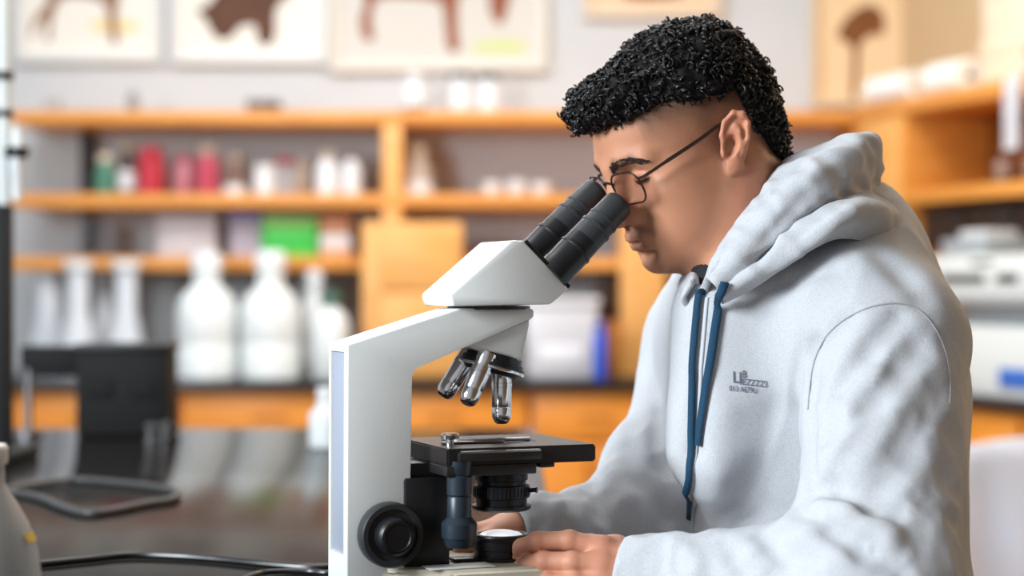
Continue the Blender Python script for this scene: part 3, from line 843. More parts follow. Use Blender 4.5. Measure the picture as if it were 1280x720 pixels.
# ---- hoodie
CH = W_(1005, 475, 1.945); BE = W_(1028, 690, 1.935)
def fold(p, a, b, w, d): # a soft ridge (d>0) or crease (d<0) along a segment
    a = np.asarray(a, float); b = np.asarray(b, float); ab = b - a
    t = np.clip(((p - a) @ ab) / (ab @ ab), 0, 1); r = np.linalg.norm(p - a - t[:, None] * ab, axis=1)
    return -d * np.exp(-(r / w) ** 2) * np.sin(PI * np.clip(t * .9 + .05, 0, 1)) ** .5
def torso_sdf(p):
    d = ell(p, CH, (.118, .172, .20), TR)
    d = smin(d, ell(p, BE, (.118, .160, .24), TR), .08)
    d = smin(d, ell(p, PEL + np.array([0, 0, .02]), (.140, .160, .16), TR), .08)
    d = smin(d, cone(p, NS + TL * -.02, FS + TL * .02, .068, .066), .05)
    d = smin(d, cone(p, NB0 + np.array([0, 0, -.01]), NS, .072, .070), .05)
    d = smin(d, cone(p, NB0 + np.array([0, 0, -.01]), FS, .072, .068), .05)
    d = smin(d, cone(p, W_(1055, 330, 1.95), W_(1082, 480, 1.96), .082, .092), .06)       # rounded back
    d = smin(d, cone(p, W_(908, 395, 1.865), W_(902, 560, 1.85), .050, .05), .06)        # chest front
    return d
def sleeve_n(p):
    d = cone(p, NS, NE, .0735, .065)
    d = smin(d, cone(p, NE, NW + (NE - NW) * .12, .064, .037), .03)
    d = smin(d, cone(p, NW + (NE - NW) * .16, NW + (NE - NW) * .03, .037, .0305), .012)
    return d
def sleeve_f(p):
    d = cone(p, FS, FE, .076, .068)
    d = smin(d, cone(p, FE, FW + (FE - FW) * .1, .060, .033), .03)
    d = smin(d, cone(p, W_(818, 585, 2.0), W_(812, 625, 1.99), .046, .048), .04)
    d = smin(d, cone(p, FW + (FE - FW) * .12, FW + (FE - FW) * .0, .034, .031), .012)
    return d
def along(p, a, b):
    ab = b - a; return ((p - a) @ ab) / (ab @ ab)
def wr(p, scale, seed, stretch, axis):
    """anisotropic wrinkle noise: long along axis, tight across it"""
    ax = np.asarray(axis, float); ax /= np.linalg.norm(ax)
    u_ = p @ ax; q_ = p - u_[:, None] * ax + (u_ / stretch)[:, None] * ax
    nz = noise3(q_ * scale + seed)
    return 1 - np.abs(nz) * 2.6
def hoodie_sdf(p):
    t = torso_sdf(p); n = sleeve_n(p); f = sleeve_f(p)
    # wrinkles on the sleeves: drag lines from the shoulder, rings bunched at the elbow
    tn = along(p, NS, NE); en = np.exp(-((p - NE) ** 2).sum(1) / .010) ; wn = along(p, NW, NE)
    n = n - .0075 * np.clip(wr(p, 17, 3.1, 6.0, (.55, -.1, .8)), 0, 1) ** .8 * np.clip(1.1 - np.abs(tn - .45) * 1.6, 0, 1)
    n = n - .014 * np.clip(wr(p, 19, 9.4, 3.5, (.85, -.3, -.42)), 0, 1) * np.clip(en * 1.1, 0, 1)
    n = n - .006 * np.clip(wr(p, 30, 5.7, 2.0, (.3, .3, .9)), 0, 1) * np.clip(1 - wn * 1.3, 0, 1) * (wn > -.1)
    ef = np.exp(-((p - FE) ** 2).sum(1) / .014); wf = along(p, FW, FE)
    f = f - .010 * np.clip(wr(p, 20, 1.4, 3.5, (.75, .2, -.6)), 0, 1) * np.clip(ef * 1.4, 0, 1)
    f = f - .006 * np.clip(wr(p, 30, 7.7, 2.0, (.2, .3, .9)), 0, 1) * np.clip(1 - wf * 1.2, 0, 1) * (wf > -.1)
    f = f - .005 * np.clip(wr(p, 20, 2.2, 4, (.1, 0, 1)), 0, 1)
    n = n - .0013 * np.clip(wr(p, 44, 8.8, 6, (.6, -.1, .75)), 0, 1) - .0014 * np.clip(wr(p, 60, 3.3, 4, (.8, -.3, -.5)), 0, 1) * np.clip(en * 1.6, 0, 1)
    t = t - .005 * np.clip(wr(p, 13, 6.2, 4.5, (.12, 0, 1)), 0, 1) - .003 * noise3(p * 18)
    d = smin(t, f, .010)
    d = smin(d, n, .007)
    # folds the photograph shows
    for a, b, w, dd in FOLDS: d = d + fold(p, a, b, w, dd)
    # neck opening
    d = smax(d, -cone(p, NB0 + np.array([0, 0, .0]), from_head((-.01, 0, -.05)), .060, .074), .015)
    d = smax(d, -cone(p, W_(888, 338, 1.86), W_(850, 270, 1.80), .022, .03), .015)
    d = smax(d, PEL[2] - .03 - p[:, 2], .02)
    # hands leave the cuffs
    for w_, e_ in ((NW, NE), (FW, FE)):
        dv = (w_ - e_) / np.linalg.norm(w_ - e_)
        cut = (p - (w_ + dv * .002)) @ dv
        near = np.linalg.norm(p - w_, axis=1) < .07
        d = np.where(near, smax(d, cut, .004), d)
        d = np.where(near, smax(d, -cone(p, w_ - dv * .012, w_ + dv * .06, .0275, .0275), .003), d)
    return d
FOLDS = []
c_v, c_f = surfnet(hoodie_sdf, (-.03, 1.52, PEL[2] - .06), (.50, 2.30, 1.345), .008)
CT = BVHTree.FromPolygons([tuple(v) for v in c_v], [tuple(f) for f in c_f])
def at_surf(px, py):
    o = Vector((0, 0, EYE)); d = Vector(((px - 640) / F, 1, -(py - 360) / F)).normalized(); h = CT.ray_cast(o, d)
    return None if h[0] is None else np.array(h[0])
for pix, w, dd in [
    ([(1020, 432), (1012, 480), (1010, 530), (1012, 590)], .009, -.014),     # crease between sleeve and chest
    ([(1060, 398), (1032, 440), (1022, 490)], .010, -.006),
    ([(1122, 396), (1085, 440), (1046, 486)], .010, -.008),
    ([(1148, 438), (1090, 500), (1030, 548)], .013, -.011),
    ([(1172, 482), (1130, 560), (1096, 612)], .015, -.009),
    ([(1105, 470), (1062, 520), (1034, 580)], .013, .006),
    ([(1013, 612), (1044, 611), (1088, 634), (1120, 640)], .0085, -.015),    # elbow
    ([(1022, 636), (1060, 640), (1110, 668)], .012, .010),
    ([(1040, 664), (1080, 684), (1124, 712)], .010, -.011),
    ([(985, 652), (1010, 668), (1050, 700)], .012, .008),
    ([(950, 668), (966, 684), (984, 706)], .008, -.007),
    ([(905, 676), (916, 692), (926, 714)], .009, -.005),
    ([(850, 680), (862, 694), (872, 712)], .010, .006),
    ([(935, 372), (985, 352), (1040, 338)], .010, -.004),
    ([(1100, 318), (1130, 345), (1150, 372)], .014, -.005),
    ([(872, 480), (868, 560), (860, 640)], .010, -.006),
    ([(905, 520), (896, 590), (890, 650)], .016, .005),
    ([(970, 520), (955, 590), (940, 650)], .020, -.006),
    ([(818, 520), (826, 580), (838, 640)], .010, -.008),
    ([(784, 560), (806, 600), (830, 650)], .011, -.010),
    ([(765, 585), (786, 625), (806, 665)], .012, .009),
    ([(738, 606), (756, 640), (772, 668)], .009, -.009),
    ([(700, 630), (716, 650), (730, 672)], .010, .006),
    ([(672, 636), (684, 652), (694, 668)], .008, -.006),
]:
    pts_ = [at_surf(*q) for q in pix]
    pts_ = [q for q in pts_ if q is not None]
    for p_, q_ in zip(pts_, pts_[1:]):
        if np.linalg.norm(p_ - q_) < .15: FOLDS.append((p_, q_, w, dd))
def fold(p, a, b, w, d):
    ab = b - a; t = np.clip(((p - a) @ ab) / (ab @ ab), 0, 1)
    r = np.linalg.norm(p - a - t[:, None] * ab, axis=1)
    return -d * .8 * np.exp(-(r / w) ** 2)
kv, kf = surfnet(hoodie_sdf, (-.03, 1.52, PEL[2] - .06), (.50, 2.30, 1.345), .0031)
M['hoodie'] = mat('heather_grey_fleece', (187, 189, 193), .9, var=.10, vscale=650, bump=.35, bscale=900, spec=.2)
hood = np_mesh('hoodie', kv - PLOC, kf, M['hoodie'], person)
hood['label'] = 'light heather-grey zip hoodie with navy drawstrings and chest print'
TREE = BVHTree.FromPolygons([tuple(v) for v in kv], [tuple(f) for f in kf])
def onto(px, py, lift=.002, tree=None):
    o = Vector((0, 0, EYE)); d = Vector(((px - 640) / F, 1, -(py - 360) / F)).normalized()
    h = (tree or TREE).ray_cast(o, d)
    if h[0] is None: return None
    nn = h[1] if h[1].dot(d) < 0 else -h[1]
    return h[0] + nn * lift, nn

# the hood lying on the shoulders: a thick folded sheet lofted round the neck
PL = Vector(PLOC)
hood_cols = [  # each: (inside, rim, hem, crest, valley, roll, base)
    [(878, 372, 1.830), (884, 352, 1.808), (888, 352, 1.800), (893, 356, 1.795), (897, 363, 1.796), (900, 368, 1.792), (901, 378, 1.802)],
    [(905, 345, 1.850), (906, 312, 1.820), (914, 308, 1.802), (930, 312, 1.788), (943, 330, 1.794), (950, 338, 1.782), (952, 352, 1.798)],
    [(945, 300, 1.860), (936, 270, 1.830), (948, 264, 1.806), (972, 264, 1.788), (985, 294, 1.792), (996, 303, 1.772), (1000, 322, 1.792)],
    [(980, 262, 1.880), (966, 232, 1.852), (982, 222, 1.822), (1016, 222, 1.796), (1030, 264, 1.800), (1040, 273, 1.766), (1044, 298, 1.788)],
    [(1000, 240, 1.910), (982, 212, 1.882), (1004, 200, 1.852), (1055, 196, 1.828), (1062, 248, 1.832), (1076, 260, 1.782), (1080, 300, 1.806)],
    [(1005, 235, 1.940), (998, 200, 1.918), (1020, 192, 1.894), (1087, 173, 1.878), (1082, 240, 1.876), (1110, 266, 1.826), (1110, 304, 1.850)],
    [(1000, 235, 1.975), (1002, 202, 1.955), (1030, 196, 1.950), (1091, 190, 1.925), (1092, 240, 1.930), (1119, 276, 1.905), (1114, 312, 1.910)],
    [(985, 240, 2.00), (985, 214, 2.000), (1005, 205, 2.010), (1050, 205, 2.01), (1060, 240, 2.03), (1085, 270, 2.03), (1080, 320, 2.02)],
    [(950, 265, 2.01), (945, 245, 2.020), (950, 242, 2.04), (965, 245, 2.07), (970, 270, 2.08), (975, 300, 2.09), (970, 340, 2.07)],
    [(915, 310, 1.99), (910, 295, 1.995), (905, 298, 2.01), (900, 304, 2.03), (893, 325, 2.04), (890, 345, 2.045), (893, 370, 2.03)],
    [(890, 345, 1.93), (880, 330, 1.920), (872, 333, 1.925), (866, 338, 1.935), (860, 350, 1.94), (858, 365, 1.945), (862, 385, 1.94)],
    [(872, 372, 1.850), (868, 352, 1.832), (865, 352, 1.828), (862, 356, 1.825), (858, 364, 1.825), (858, 374, 1.828), (862, 384, 1.835)],
]
ctrl = [[P(*q) for q in c] for c in hood_cols]
NCx, NRx = 12, 10
rows_dense = [catmull(c, NRx) for c in ctrl]
grid = []
for r in range(len(rows_dense[0])):
    grid.append(catmull([rows_dense[c][r] for c in range(len(ctrl))], NCx))
nr, ncl = len(grid), len(grid[0])
gp = np.array([[tuple(p) for p in row] for row in grid])
du = np.gradient(gp, axis=1); dv = np.gradient(gp, axis=0)
nn = np.cross(du, dv); nn /= np.linalg.norm(nn, axis=2)[:, :, None] + 1e-9
rel = gp - np.array(NB0)
if (nn[nr // 2] * rel[nr // 2]).sum() < 0: nn = -nn
flat = gp.reshape(-1, 3)
disp = .0055 * np.clip(1 - np.abs(noise3(flat * np.array([30, 30, 55]) + 4.2)) * 2.6, 0, 1) + .004 * noise3(flat * 38)
rr_ = np.linspace(0, 1, nr)[:, None] * np.ones((1, ncl)); mid = np.sin(PI * rr_)
cc_ = np.linspace(0, len(hood_cols) - 1, ncl)[None, :]
layer = .0045 * np.cos(2 * PI * 6.5 * rr_ + cc_ * .5) * np.clip((rr_ - .52) * 8, 0, 1) * np.clip(1.4 - np.abs(cc_ - 2.4) * .8, 0, 1)
hemg = -.0022 * np.exp(-((rr_ - .40) / .018) ** 2) * np.clip(5.5 - cc_, 0, 1)
gp2 = gp + nn * (disp.reshape(nr, ncl) * mid + layer + hemg)[:, :, None]
hood_v = np.concatenate([(gp2 + nn * .0035).reshape(-1, 3), (gp2 - nn * .0035).reshape(-1, 3)])
ids = np.arange(nr * ncl).reshape(nr, ncl); o2 = nr * ncl
A_ = ids[:-1, :-1]; B_ = ids[:-1, 1:]; C_ = ids[1:, 1:]; D_ = ids[1:, :-1]
f1 = np.stack([A_, B_, C_, D_], -1).reshape(-1, 4); f2 = f1[:, ::-1] + o2
def strip(e): e = np.asarray(e); return np.stack([e[:-1], e[:-1] + o2, e[1:] + o2, e[1:]], 1)
rim = np.concatenate([strip(ids[0]), strip(ids[-1])[:, ::-1], strip(ids[:, 0])[:, ::-1], strip(ids[:, -1])])
ho = np_mesh('hood', hood_v - PLOC, np.concatenate([f1, f2, rim]), M['hoodie'], hood)
sb = ho.modifiers.new('soft', 'SUBSURF'); sb.levels = 1; sb.render_levels = 1
TREE2 = BVHTree.FromPolygons([tuple(v) for v in np.concatenate([kv, hood_v])], [tuple(f) for f in np.concatenate([kf, np.concatenate([f1, f2, rim]) + len(kv)])])
# dark T-shirt seen in the neck opening
def tee_sdf(p):
    d = cone(p, NB0 + np.array([0, 0, -.02]), W_(985, 300, 1.925), .078, .073)
    d = smin(d, cone(p, W_(925, 385, 1.885), W_(898, 350, 1.862), .05, .030), .03)
    return d
tv2, tf2 = surfnet(lambda p: np.maximum(tee_sdf(p), -skin_sdf(p) + .0015 - .004), W_(985, 330, 1.92) - np.array([.16, .14, .10]), W_(985, 330, 1.92) + np.array([.13, .14, .05]), .004)
M['tee'] = mat('black_tshirt', (26, 26, 30), .85)
np_mesh('t_shirt', tv2 - PLOC, tf2, M['tee'], person)
# drawstrings
M['cord'] = mat('navy_cord', (10, 60, 88), .75, bump=.6, bscale=900)
def ribbon(name, pix, w, m, parent, lift=.0025, th=.0022, tree=None, n=10):
    pp = catmull([Vector((x, y, 0)) for x, y in pix], n); pts = []
    for q_ in pp:
        r_ = onto(q_.x, q_.y, lift, tree)
        if r_: pts.append(r_)
    # smooth depth so that a hanging cord bridges the hollows
    pos = np.array([tuple(a) for a, _ in pts]); nr_ = np.array([tuple(b) for _, b in pts])
    for _ in range(6):
        sm_ = pos.copy(); sm_[1:-1] = (pos[:-2] + pos[1:-1] * 2 + pos[2:]) / 4; nr_[1:-1] = (nr_[:-2] + nr_[1:-1] * 2 + nr_[2:]) / 4
        pos = sm_
    nr_ /= np.linalg.norm(nr_, axis=1)[:, None]
    for i in range(len(pos)):
        for _ in range(3):
            h_ = (tree or TREE).find_nearest(Vector(pos[i])); hn_ = h_[1] if h_[1].dot(Vector(nr_[i])) > 0 else -h_[1]
            sd_ = (Vector(pos[i]) - h_[0]).dot(hn_)
            if sd_ < lift: pos[i] += np.array(nr_[i]) * (lift - sd_)
    tt = np.gradient(pos, axis=0); tt /= np.linalg.norm(tt, axis=1)[:, None]
    sd = np.cross(tt, nr_); sd /= np.linalg.norm(sd, axis=1)[:, None]
    bmr = bmesh.new(); rings = []
    for i in range(len(pos)):
        rings.append([bmr.verts.new(tuple(pos[i] - PLOC + sd[i] * a * w / 2 + nr_[i] * b)) for a, b in ((-1, 0), (-.8, th * .7), (-.3, th), (.3, th), (.8, th * .7), (1, 0), (.7, -th * .5), (-.7, -th * .5))])
    for a, b in zip(rings, rings[1:]):
        for k in range(8): bmr.faces.new((a[k], a[(k + 1) % 8], b[(k + 1) % 8], b[k]))
    bmr.faces.new(rings[0][::-1]); bmr.faces.new(rings[-1])
    return bm_obj(name, bmr, m, parent, angle=60)
ribbon('drawstring', [(878, 350), (873, 390), (868, 450), (866, 520), (866, 590), (865, 650)], .0078, M['cord'], hood, .004, tree=TREE2)
ribbon('drawstring', [(905, 352), (899, 385), (892, 430), (886, 475), (880, 520), (876, 556)], .0088, M['cord'], hood, .004, tree=TREE2)
# seams and zip
M['seam'] = mat('grey_thread', (158, 158, 162), .9)
ribbon('armhole_seam', [(1010, 512), (1014, 470), (1022, 440), (1040, 412), (1068, 392), (1100, 381), (1130, 380), (1152, 390), (1170, 412), (1182, 440), (1188, 475), (1187, 505)], .0016, M['seam'], hood, .0002, .0006)
M['zip'] = mat('zip_grey', (186, 190, 196), .7)
ribbon('zip', [(884, 372), (878, 440), (873, 520), (868, 600), (866, 660)], .004, M['zip'], hood, .0006, .001)
# chest lettering
def letters(txt, x0, y0, size, slope, parent, name):
    cu = bpy.data.curves.new(name, 'FONT'); cu.body = txt; cu.size = size; cu.extrude = 0; cu.offset = size * .010; cu.resolution_u = 3
    ob = bpy.data.objects.new(name, cu); COL.objects.link(ob)
    dg = bpy.context.evaluated_depsgraph_get(); me = bpy.data.meshes.new_from_object(ob.evaluated_get(dg))
    bpy.data.objects.remove(ob)
    bmr = bmesh.new(); bmr.from_mesh(me)
    bmesh.ops.triangulate(bmr, faces=bmr.faces[:])
    for v in bmr.verts:
        x = x0 + v.co.x * .80; y = y0 - v.co.y + (x - x0) * slope
        r_ = onto(x, y, .0009)
        v.co = r_[0] - PL
    o = bm_obj(name, bmr, M['print'], parent, smooth=False); return o
M['print'] = mat('slate_print', (92, 98, 116), .8)
letters('LI', 915.5, 478, 20, .10, hood, 'chest_lettering')
letters('B', 927.5, 472, 13, .10, hood, 'chest_lettering')
letters('.IEZZZZ3', 924, 480.5, 11, .10, hood, 'chest_lettering')
letters('013 AE79U', 911.5, 488.5, 9.5, .09, hood, 'chest_lettering')
# trousers, shoes and the stool under him
def trouser_sdf(p):
    d = ell(p, PEL + np.array([0, 0, -.03]), (.135, .17, .12), TR)
    for H_, K_, A_ in ((HIPN, KN, AN), (HIPF, KF, AF)):
        d = smin(d, cone(p, H_, K_, .092, .070), .05); d = smin(d, cone(p, K_, A_, .068, .052), .02)
    return d - .003 * noise3(p * 20)
rv, rf = surfnet(trouser_sdf, (-.25, 1.30, .20), (.56, 2.40, PEL[2] + .06), .010)
M['denim'] = mat('dark_denim', (44, 52, 70), .9, var=.15, vscale=200)
np_mesh('trousers', rv - PLOC, rf, M['denim'], person)
M['shoe'] = mat('white_trainer', (220, 220, 220), .6)
for A_ in (AN, AF):
    def shoe_sdf(p):
        d = cone(p, A_ + np.array([0, 0, -.035]), A_ + TF * .13 + np.array([0, 0, -.055]), .045, .036)
        d = smin(d, cone(p, A_ + np.array([0, 0, .02]), A_ + np.array([0, 0, -.03]), .044, .046), .02)
        return smax(d, A_[2] - .085 - p[:, 2], .006)
    zv, zf = surfnet(shoe_sdf, A_ - .22, A_ + .2, .007)
    np_mesh('shoe', zv - PLOC, zf, M['shoe'], person)
sz = PEL[2] - .145
stool = empty('lab_stool', (PEL[0], PEL[1], 0))
tag(stool, 'round lab stool under the young man in the hoodie', 'stool')
bm = bmesh.new(); lathe(bm, (0, 0, sz - .05), (0, 0, 1), [(0, 0), (0, .15), (.01, .17), (.04, .175), (.05, .165), (.05, 0)], 40)
bm_obj('seat', bm, M['black'], stool)
for k in range(4):
    a = PI / 4 + k * PI / 2
    bm = bmesh.new(); tube(bm, [(.11 * math.cos(a), .11 * math.sin(a), sz - .05), (.21 * math.cos(a), .21 * math.sin(a), 0.0)], .013, 12); bm_obj('leg', bm, M['steel'], stool)
bm = bmesh.new(); tube(bm, [(.185 * math.cos(2 * PI * k / 32), .185 * math.sin(2 * PI * k / 32), .19) for k in range(32)], .010, 8, closed=True); bm_obj('foot_ring', bm, M['steel'], stool)
# ------------------------------------------------------------------ lab bench the microscope stands on
BXR = .052
bench = empty('lab_bench', ((-2.6 + BXR) / 2, 2.6, 0))
tag(bench, 'long lab bench with a glossy black top under the microscope', 'bench')
bx, by = (BXR + 2.6) / 2, 1.42
bm = bmesh.new(); box(bm, (-bx, -by, BENCH - .032), (bx, by + .02, BENCH), .004)
bm_obj('bench_top', bm, M['bench'], bench)
bm = bmesh.new()
for y in (-by + .1, by - .1): box(bm, (-bx + .06, y - .02, BENCH - .085), (bx - .06, y + .02, BENCH - .032), .002)
for x in (-bx + .06, bx - .10): box(bm, (x, -by + .1, BENCH - .085), (x + .04, by - .1, BENCH - .032), .002)
bm_obj('apron', bm, M['oak'], bench)
for sx in (-1, 1):
    for sy in (-1, 1):
        bm = bmesh.new(); cx_, cy_ = sx * (bx - .08), sy * (by - .1); box(bm, (cx_ - .035, cy_ - .035, 0), (cx_ + .035, cy_ + .035, BENCH - .032), .004)
        bm_obj('leg', bm, M['oak'], bench)

# ------------------------------------------------------------------ back wall: base cabinets, worktop, shelves
CF = 6.10                                         # front of the base cabinets
edges = [-2.90, -2.30, -1.70, -1.10, -.50, .06, .50, .90]
names = ['at the far left behind the bench', 'behind the black power box', 'behind the bench under the glass flasks', 'behind the bench under the white jugs',
         'seen between the microscope column and its stage', 'behind the microscope stage', 'hidden mostly behind the man']
for i in range(7):
    x0, x1 = edges[i] + .004, edges[i + 1] - .004; w = x1 - x0
    c = empty('base_cabinet', ((x0 + x1) / 2, CF, 0))
    tag(c, 'honey oak base cabinet under the worktop, ' + names[i], 'cabinet', 'base cabinets along the back wall')
    bm = bmesh.new(); box(bm, (-w / 2, .02, .10), (w / 2, .62, .885), .002); box(bm, (-w / 2 + .01, .07, 0), (w / 2 - .01, .6, .10))
    bm_obj('body', bm, M['oak_base'], c)
    bm = bmesh.new(); box(bm, (-w / 2 + .012, 0, .725), (w / 2 - .012, .022, .870), .004); dr = bm_obj('drawer', bm, M['oak_base'], c)
    bm = bmesh.new(); tube(bm, [(-.05, 0, .80), (-.05, -.025, .80), (.05, -.025, .80), (.05, 0, .80)], .004, 8); bm_obj('handle', bm, M['oak_dark_shaded'], dr)
    for s in (-1, 1):
        bm = bmesh.new(); a, b = (-w / 2 + .012, -.004) if s < 0 else (.004, w / 2 - .012)
        box(bm, (a, 0, .12), (b, .022, .712), .004); dd = bm_obj('door', bm, M['oak_base'], c)
        bm = bmesh.new(); xx = -.03 if s < 0 else .03; tube(bm, [(xx, 0, .58), (xx, -.025, .58), (xx, -.025, .66), (xx, 0, .66)], .004, 8); bm_obj('handle', bm, M['oak_dark_shaded'], dd)
bm = bmesh.new(); box(bm, (-2.92, CF - .03, .886), (.905, 6.795, BENCH), .004)
o = bm_obj('worktop', bm, M['bench2']); tag(o, 'long dark worktop on the oak cabinets along the back wall', 'worktop')

SF = 6.40; SD = .36
def sx(px, d=SF): return (px - 640) / F * d
def sz(py, d=SF): return EYE - (py - 360) / F * d
su = empty('wall_shelves', (sx(490), SF, sz(478)))
tag(su, 'honey oak wall shelves with three long boards above the back worktop', 'shelves')
def lbox(lo, hi, parent_loc, bev=.003):
    bm = bmesh.new(); l = Vector(parent_loc); box(bm, tuple(Vector(lo) - l), tuple(Vector(hi) - l), bev); return bm
SL = su.location
XL, XR = sx(14), 1.22
Z1, Z2, Z3 = sz(138), sz(242), sz(321)
for z, xr in ((Z1, XR), (Z2, XR), (Z3, sx(455))):
    bm_obj('shelf', lbox((XL, SF, z - .046), (xr, SF + SD, z), SL), M['oak'], su)
bm_obj('shelf', lbox((sx(560), SF + .02, Z3 - .046), (XR, SF + SD, Z3), SL), M['oak'], su)
bm_obj('upright', lbox((sx(478), SF + .004, BENCH + .001), (sx(502), SF + SD, Z1 - .046), SL), M['oak_pale'], su)
bm_obj('upright', lbox((sx(776), SF + .0, BENCH + .001), (sx(832), SF + SD, Z2 - .046), SL), M['oak_pale'], su)
bm_obj('upright', lbox((XR - .03, SF, BENCH + .001), (XR, SF + SD, Z1 - .046), SL), M['oak'], su)
bm_obj('back_board', lbox((sx(742), SF + .10, sz(400)), (sx(776), SF + .12, Z3 - .046), SL), M['brown_shade'], su)  # dark sheet standing in for the shade inside the opening
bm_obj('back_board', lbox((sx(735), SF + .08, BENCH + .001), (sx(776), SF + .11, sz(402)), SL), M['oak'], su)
o = bm_obj('shelf_standard', lbox((sx(76), SF + .29, BENCH + .001), (sx(92), SF + .34, Z1 - .046), SL), M['darkmetal'], su); o['label'] = 'dark metal upright holding the left end of the shelves'

# small oak drawer cabinet standing on the worktop
dc = empty('drawer_cabinet', (sx(514, 6.25), 6.25, BENCH))
tag(dc, 'pale oak two-door cabinet standing on the back worktop behind the microscope head', 'cabinet')
w0, w1 = sx(452, 6.25) - dc.location.x, sx(578, 6.25) - dc.location.x; ht = sz(277, 6.25) - BENCH; hm = sz(364, 6.25) - BENCH
bm = bmesh.new(); box(bm, (w0, .012, 0), (w1, .12, ht), .004); bm_obj('body', bm, M['oak_pale'], dc)
bm = bmesh.new(); box(bm, (w0 + .065, 0, hm + .006), (w1 - .004, .014, ht - .004), .003); bm_obj('door', bm, M['oak_pale'], dc)
bm = bmesh.new(); box(bm, (w0 + .065, 0, .01), (w1 - .004, .014, hm - .006), .003); bm_obj('door', bm, M['oak_pale'], dc)

# ------------------------------------------------------------------ things on the back shelves
cols = {}
def cmat(rgb, **k):
    key = (rgb, tuple(sorted(k.items())))
    if key not in cols: cols[key] = mat('tint_%d' % len(cols), rgb, **k)
    return cols[key]
BG = 'jars and bottles on the middle shelf'
def bottle(px0, px1, ytop, z, y, name, label, cat, body, cap, group=None, shoulder=.72, neck=.5, labelcol=None, lab=(.12, .55), d=None):
    d = y; x = sx((px0 + px1) / 2, d); r = (px1 - px0) / 2 / F * d; h = sz(ytop, d) - z
    e = empty(name, (x, y, z)); tag(e, label, cat, group)
    ch = h * .17
    bm = bmesh.new(); hb = h - ch
    lathe(bm, (0, 0, 0), (0, 0, 1), [(0, 0), (0, r * .92), (hb * .03, r), (hb * shoulder, r), (hb * (shoulder + .10), r * .93), (hb * (shoulder + .2), r * (neck + .12)), (hb * .97, r * neck), (hb, r * neck), (hb, 0)], 28)
    bm_obj('body', bm, body, e)
    bm = bmesh.new(); rc = r * neck * 1.12
    lathe(bm, (0, 0, hb - ch * .05), (0, 0, 1), [(0, 0), (0, rc), (ch * .85, rc), (ch, rc * .9), (ch, 0)], 28)
    bm_obj('cap', bm, cap, e)
    if labelcol:
        bm = bmesh.new(); n = 28; rings = []
        for zz in (hb * lab[0], hb * lab[1]):
            rings.append([bm.verts.new((r * 1.012 * math.cos(a), r * 1.012 * math.sin(a), zz)) for a in [PI + PI * k / (n - 1) for k in range(n)]])
        for k in range(n - 1): bm.faces.new((rings[0][k], rings[0][k + 1], rings[1][k + 1], rings[1][k]))
        bm_obj('paper_label', bm, labelcol, e)
    return e
wht = cmat((222, 224, 226), rough=.5); crm = cmat((212, 200, 176), rough=.5); blk = cmat((40, 38, 40), rough=.45)
red = cmat((176, 34, 52), rough=.35); pnk = cmat((178, 62, 84), rough=.4); brn = cmat((112, 84, 72), rough=.35); grn = cmat((66, 120, 100), rough=.4)
dkb = cmat((84, 64, 58), rough=.3); bei = cmat((178, 160, 144), rough=.5); gry = cmat((170, 168, 172), rough=.5)
bottle(118, 145, 193, Z2, 6.52, 'reagent_bottle', 'small green bottle with a cream cap, leftmost on the middle shelf', 'bottle', grn, crm, BG, .62, .62)
bottle(147, 171, 177, Z2, 6.56, 'reagent_bottle', 'brown bottle with cream cap and white label, between the green and the big red one', 'bottle', dkb, crm, BG, .66, .6, wht)
bottle(171, 206, 184, Z2, 6.52, 'reagent_bottle', 'wide bright red jar, the largest red one on the middle shelf', 'jar', red, red, BG, .74, .8)
bottle(218, 240, 194, Z2, 6.54, 'reagent_bottle', 'narrow pale pink jar between the two red jars on the middle shelf', 'jar', cmat((190, 120, 134), rough=.4), pnk, BG, .70, .72)
bottle(244, 274, 182, Z2, 6.52, 'reagent_bottle', 'dark pink jar with a pale cap, right of the narrow pale pink jar', 'jar', pnk, bei, BG, .72, .70)
bottle(279, 308, 193, Z2, 6.55, 'reagent_bottle', 'brown jar with a beige cap, right of the pink jars', 'jar', brn, bei, BG, .60, .68, wht, (.05, .3))
bottle(317, 345, 206, Z2, 6.52, 'plastic_tub', 'low white tub in front of the red-capped bottle', 'tub', wht, wht, BG, .84, .9)
bottle(344, 368, 197, Z2, 6.58, 'reagent_bottle', 'white bottle with a bright red cap on the middle shelf', 'bottle', gry, red, BG, .7, .95)
bottle(369, 386, 194, Z2, 6.56, 'reagent_bottle', 'slim grey-brown bottle beside the red-capped one', 'bottle', bei, bei, BG, .68, .66)
bottle(394, 424, 190, Z2, 6.50, 'reagent_bottle', 'white bottle with a beige cap, left of the pair near the oak upright', 'bottle', wht, bei, BG, .66, .6)
bottle(427, 452, 190, Z2, 6.52, 'reagent_bottle', 'white bottle with a brown cap, right of the pair near the oak upright', 'bottle', wht, brn, BG, .66, .6)
bottle(455, 474, 197, Z2, 6.56, 'reagent_bottle', 'small dark brown bottle against the oak upright', 'bottle', dkb, brn, BG, .66, .6)
bottle(505, 541, 181, Z2, 6.55, 'reagent_bottle', 'cream rounded jar just right of the oak upright on the middle shelf', 'jar', bei, crm, BG, .55, .6, wht, (.02, .34))
for k, (a, b, t, w) in enumerate(((603, 628, 228, 'left'), (632, 660, 226, 'middle'), (664, 690, 229, 'right'))):
    x0, x1 = sx(a, 6.5), sx(b, 6.5); bm = bmesh.new()
    lathe(bm, (0, 0, 0), (0, 0, 1), [(0, 0), (0, .03), (.006, .034), (sz(t, 6.5) - Z2, .036), (sz(t, 6.5) - Z2, .033), (.008, .031), (.008, 0)], 24)
    o = bm_obj('weighing_dish', bm, wht, None, ((x0 + x1) / 2, 6.5, Z2)); tag(o, 'small white dish on the middle shelf, %s one of three' % w, 'dish', 'white dishes on the middle shelf')
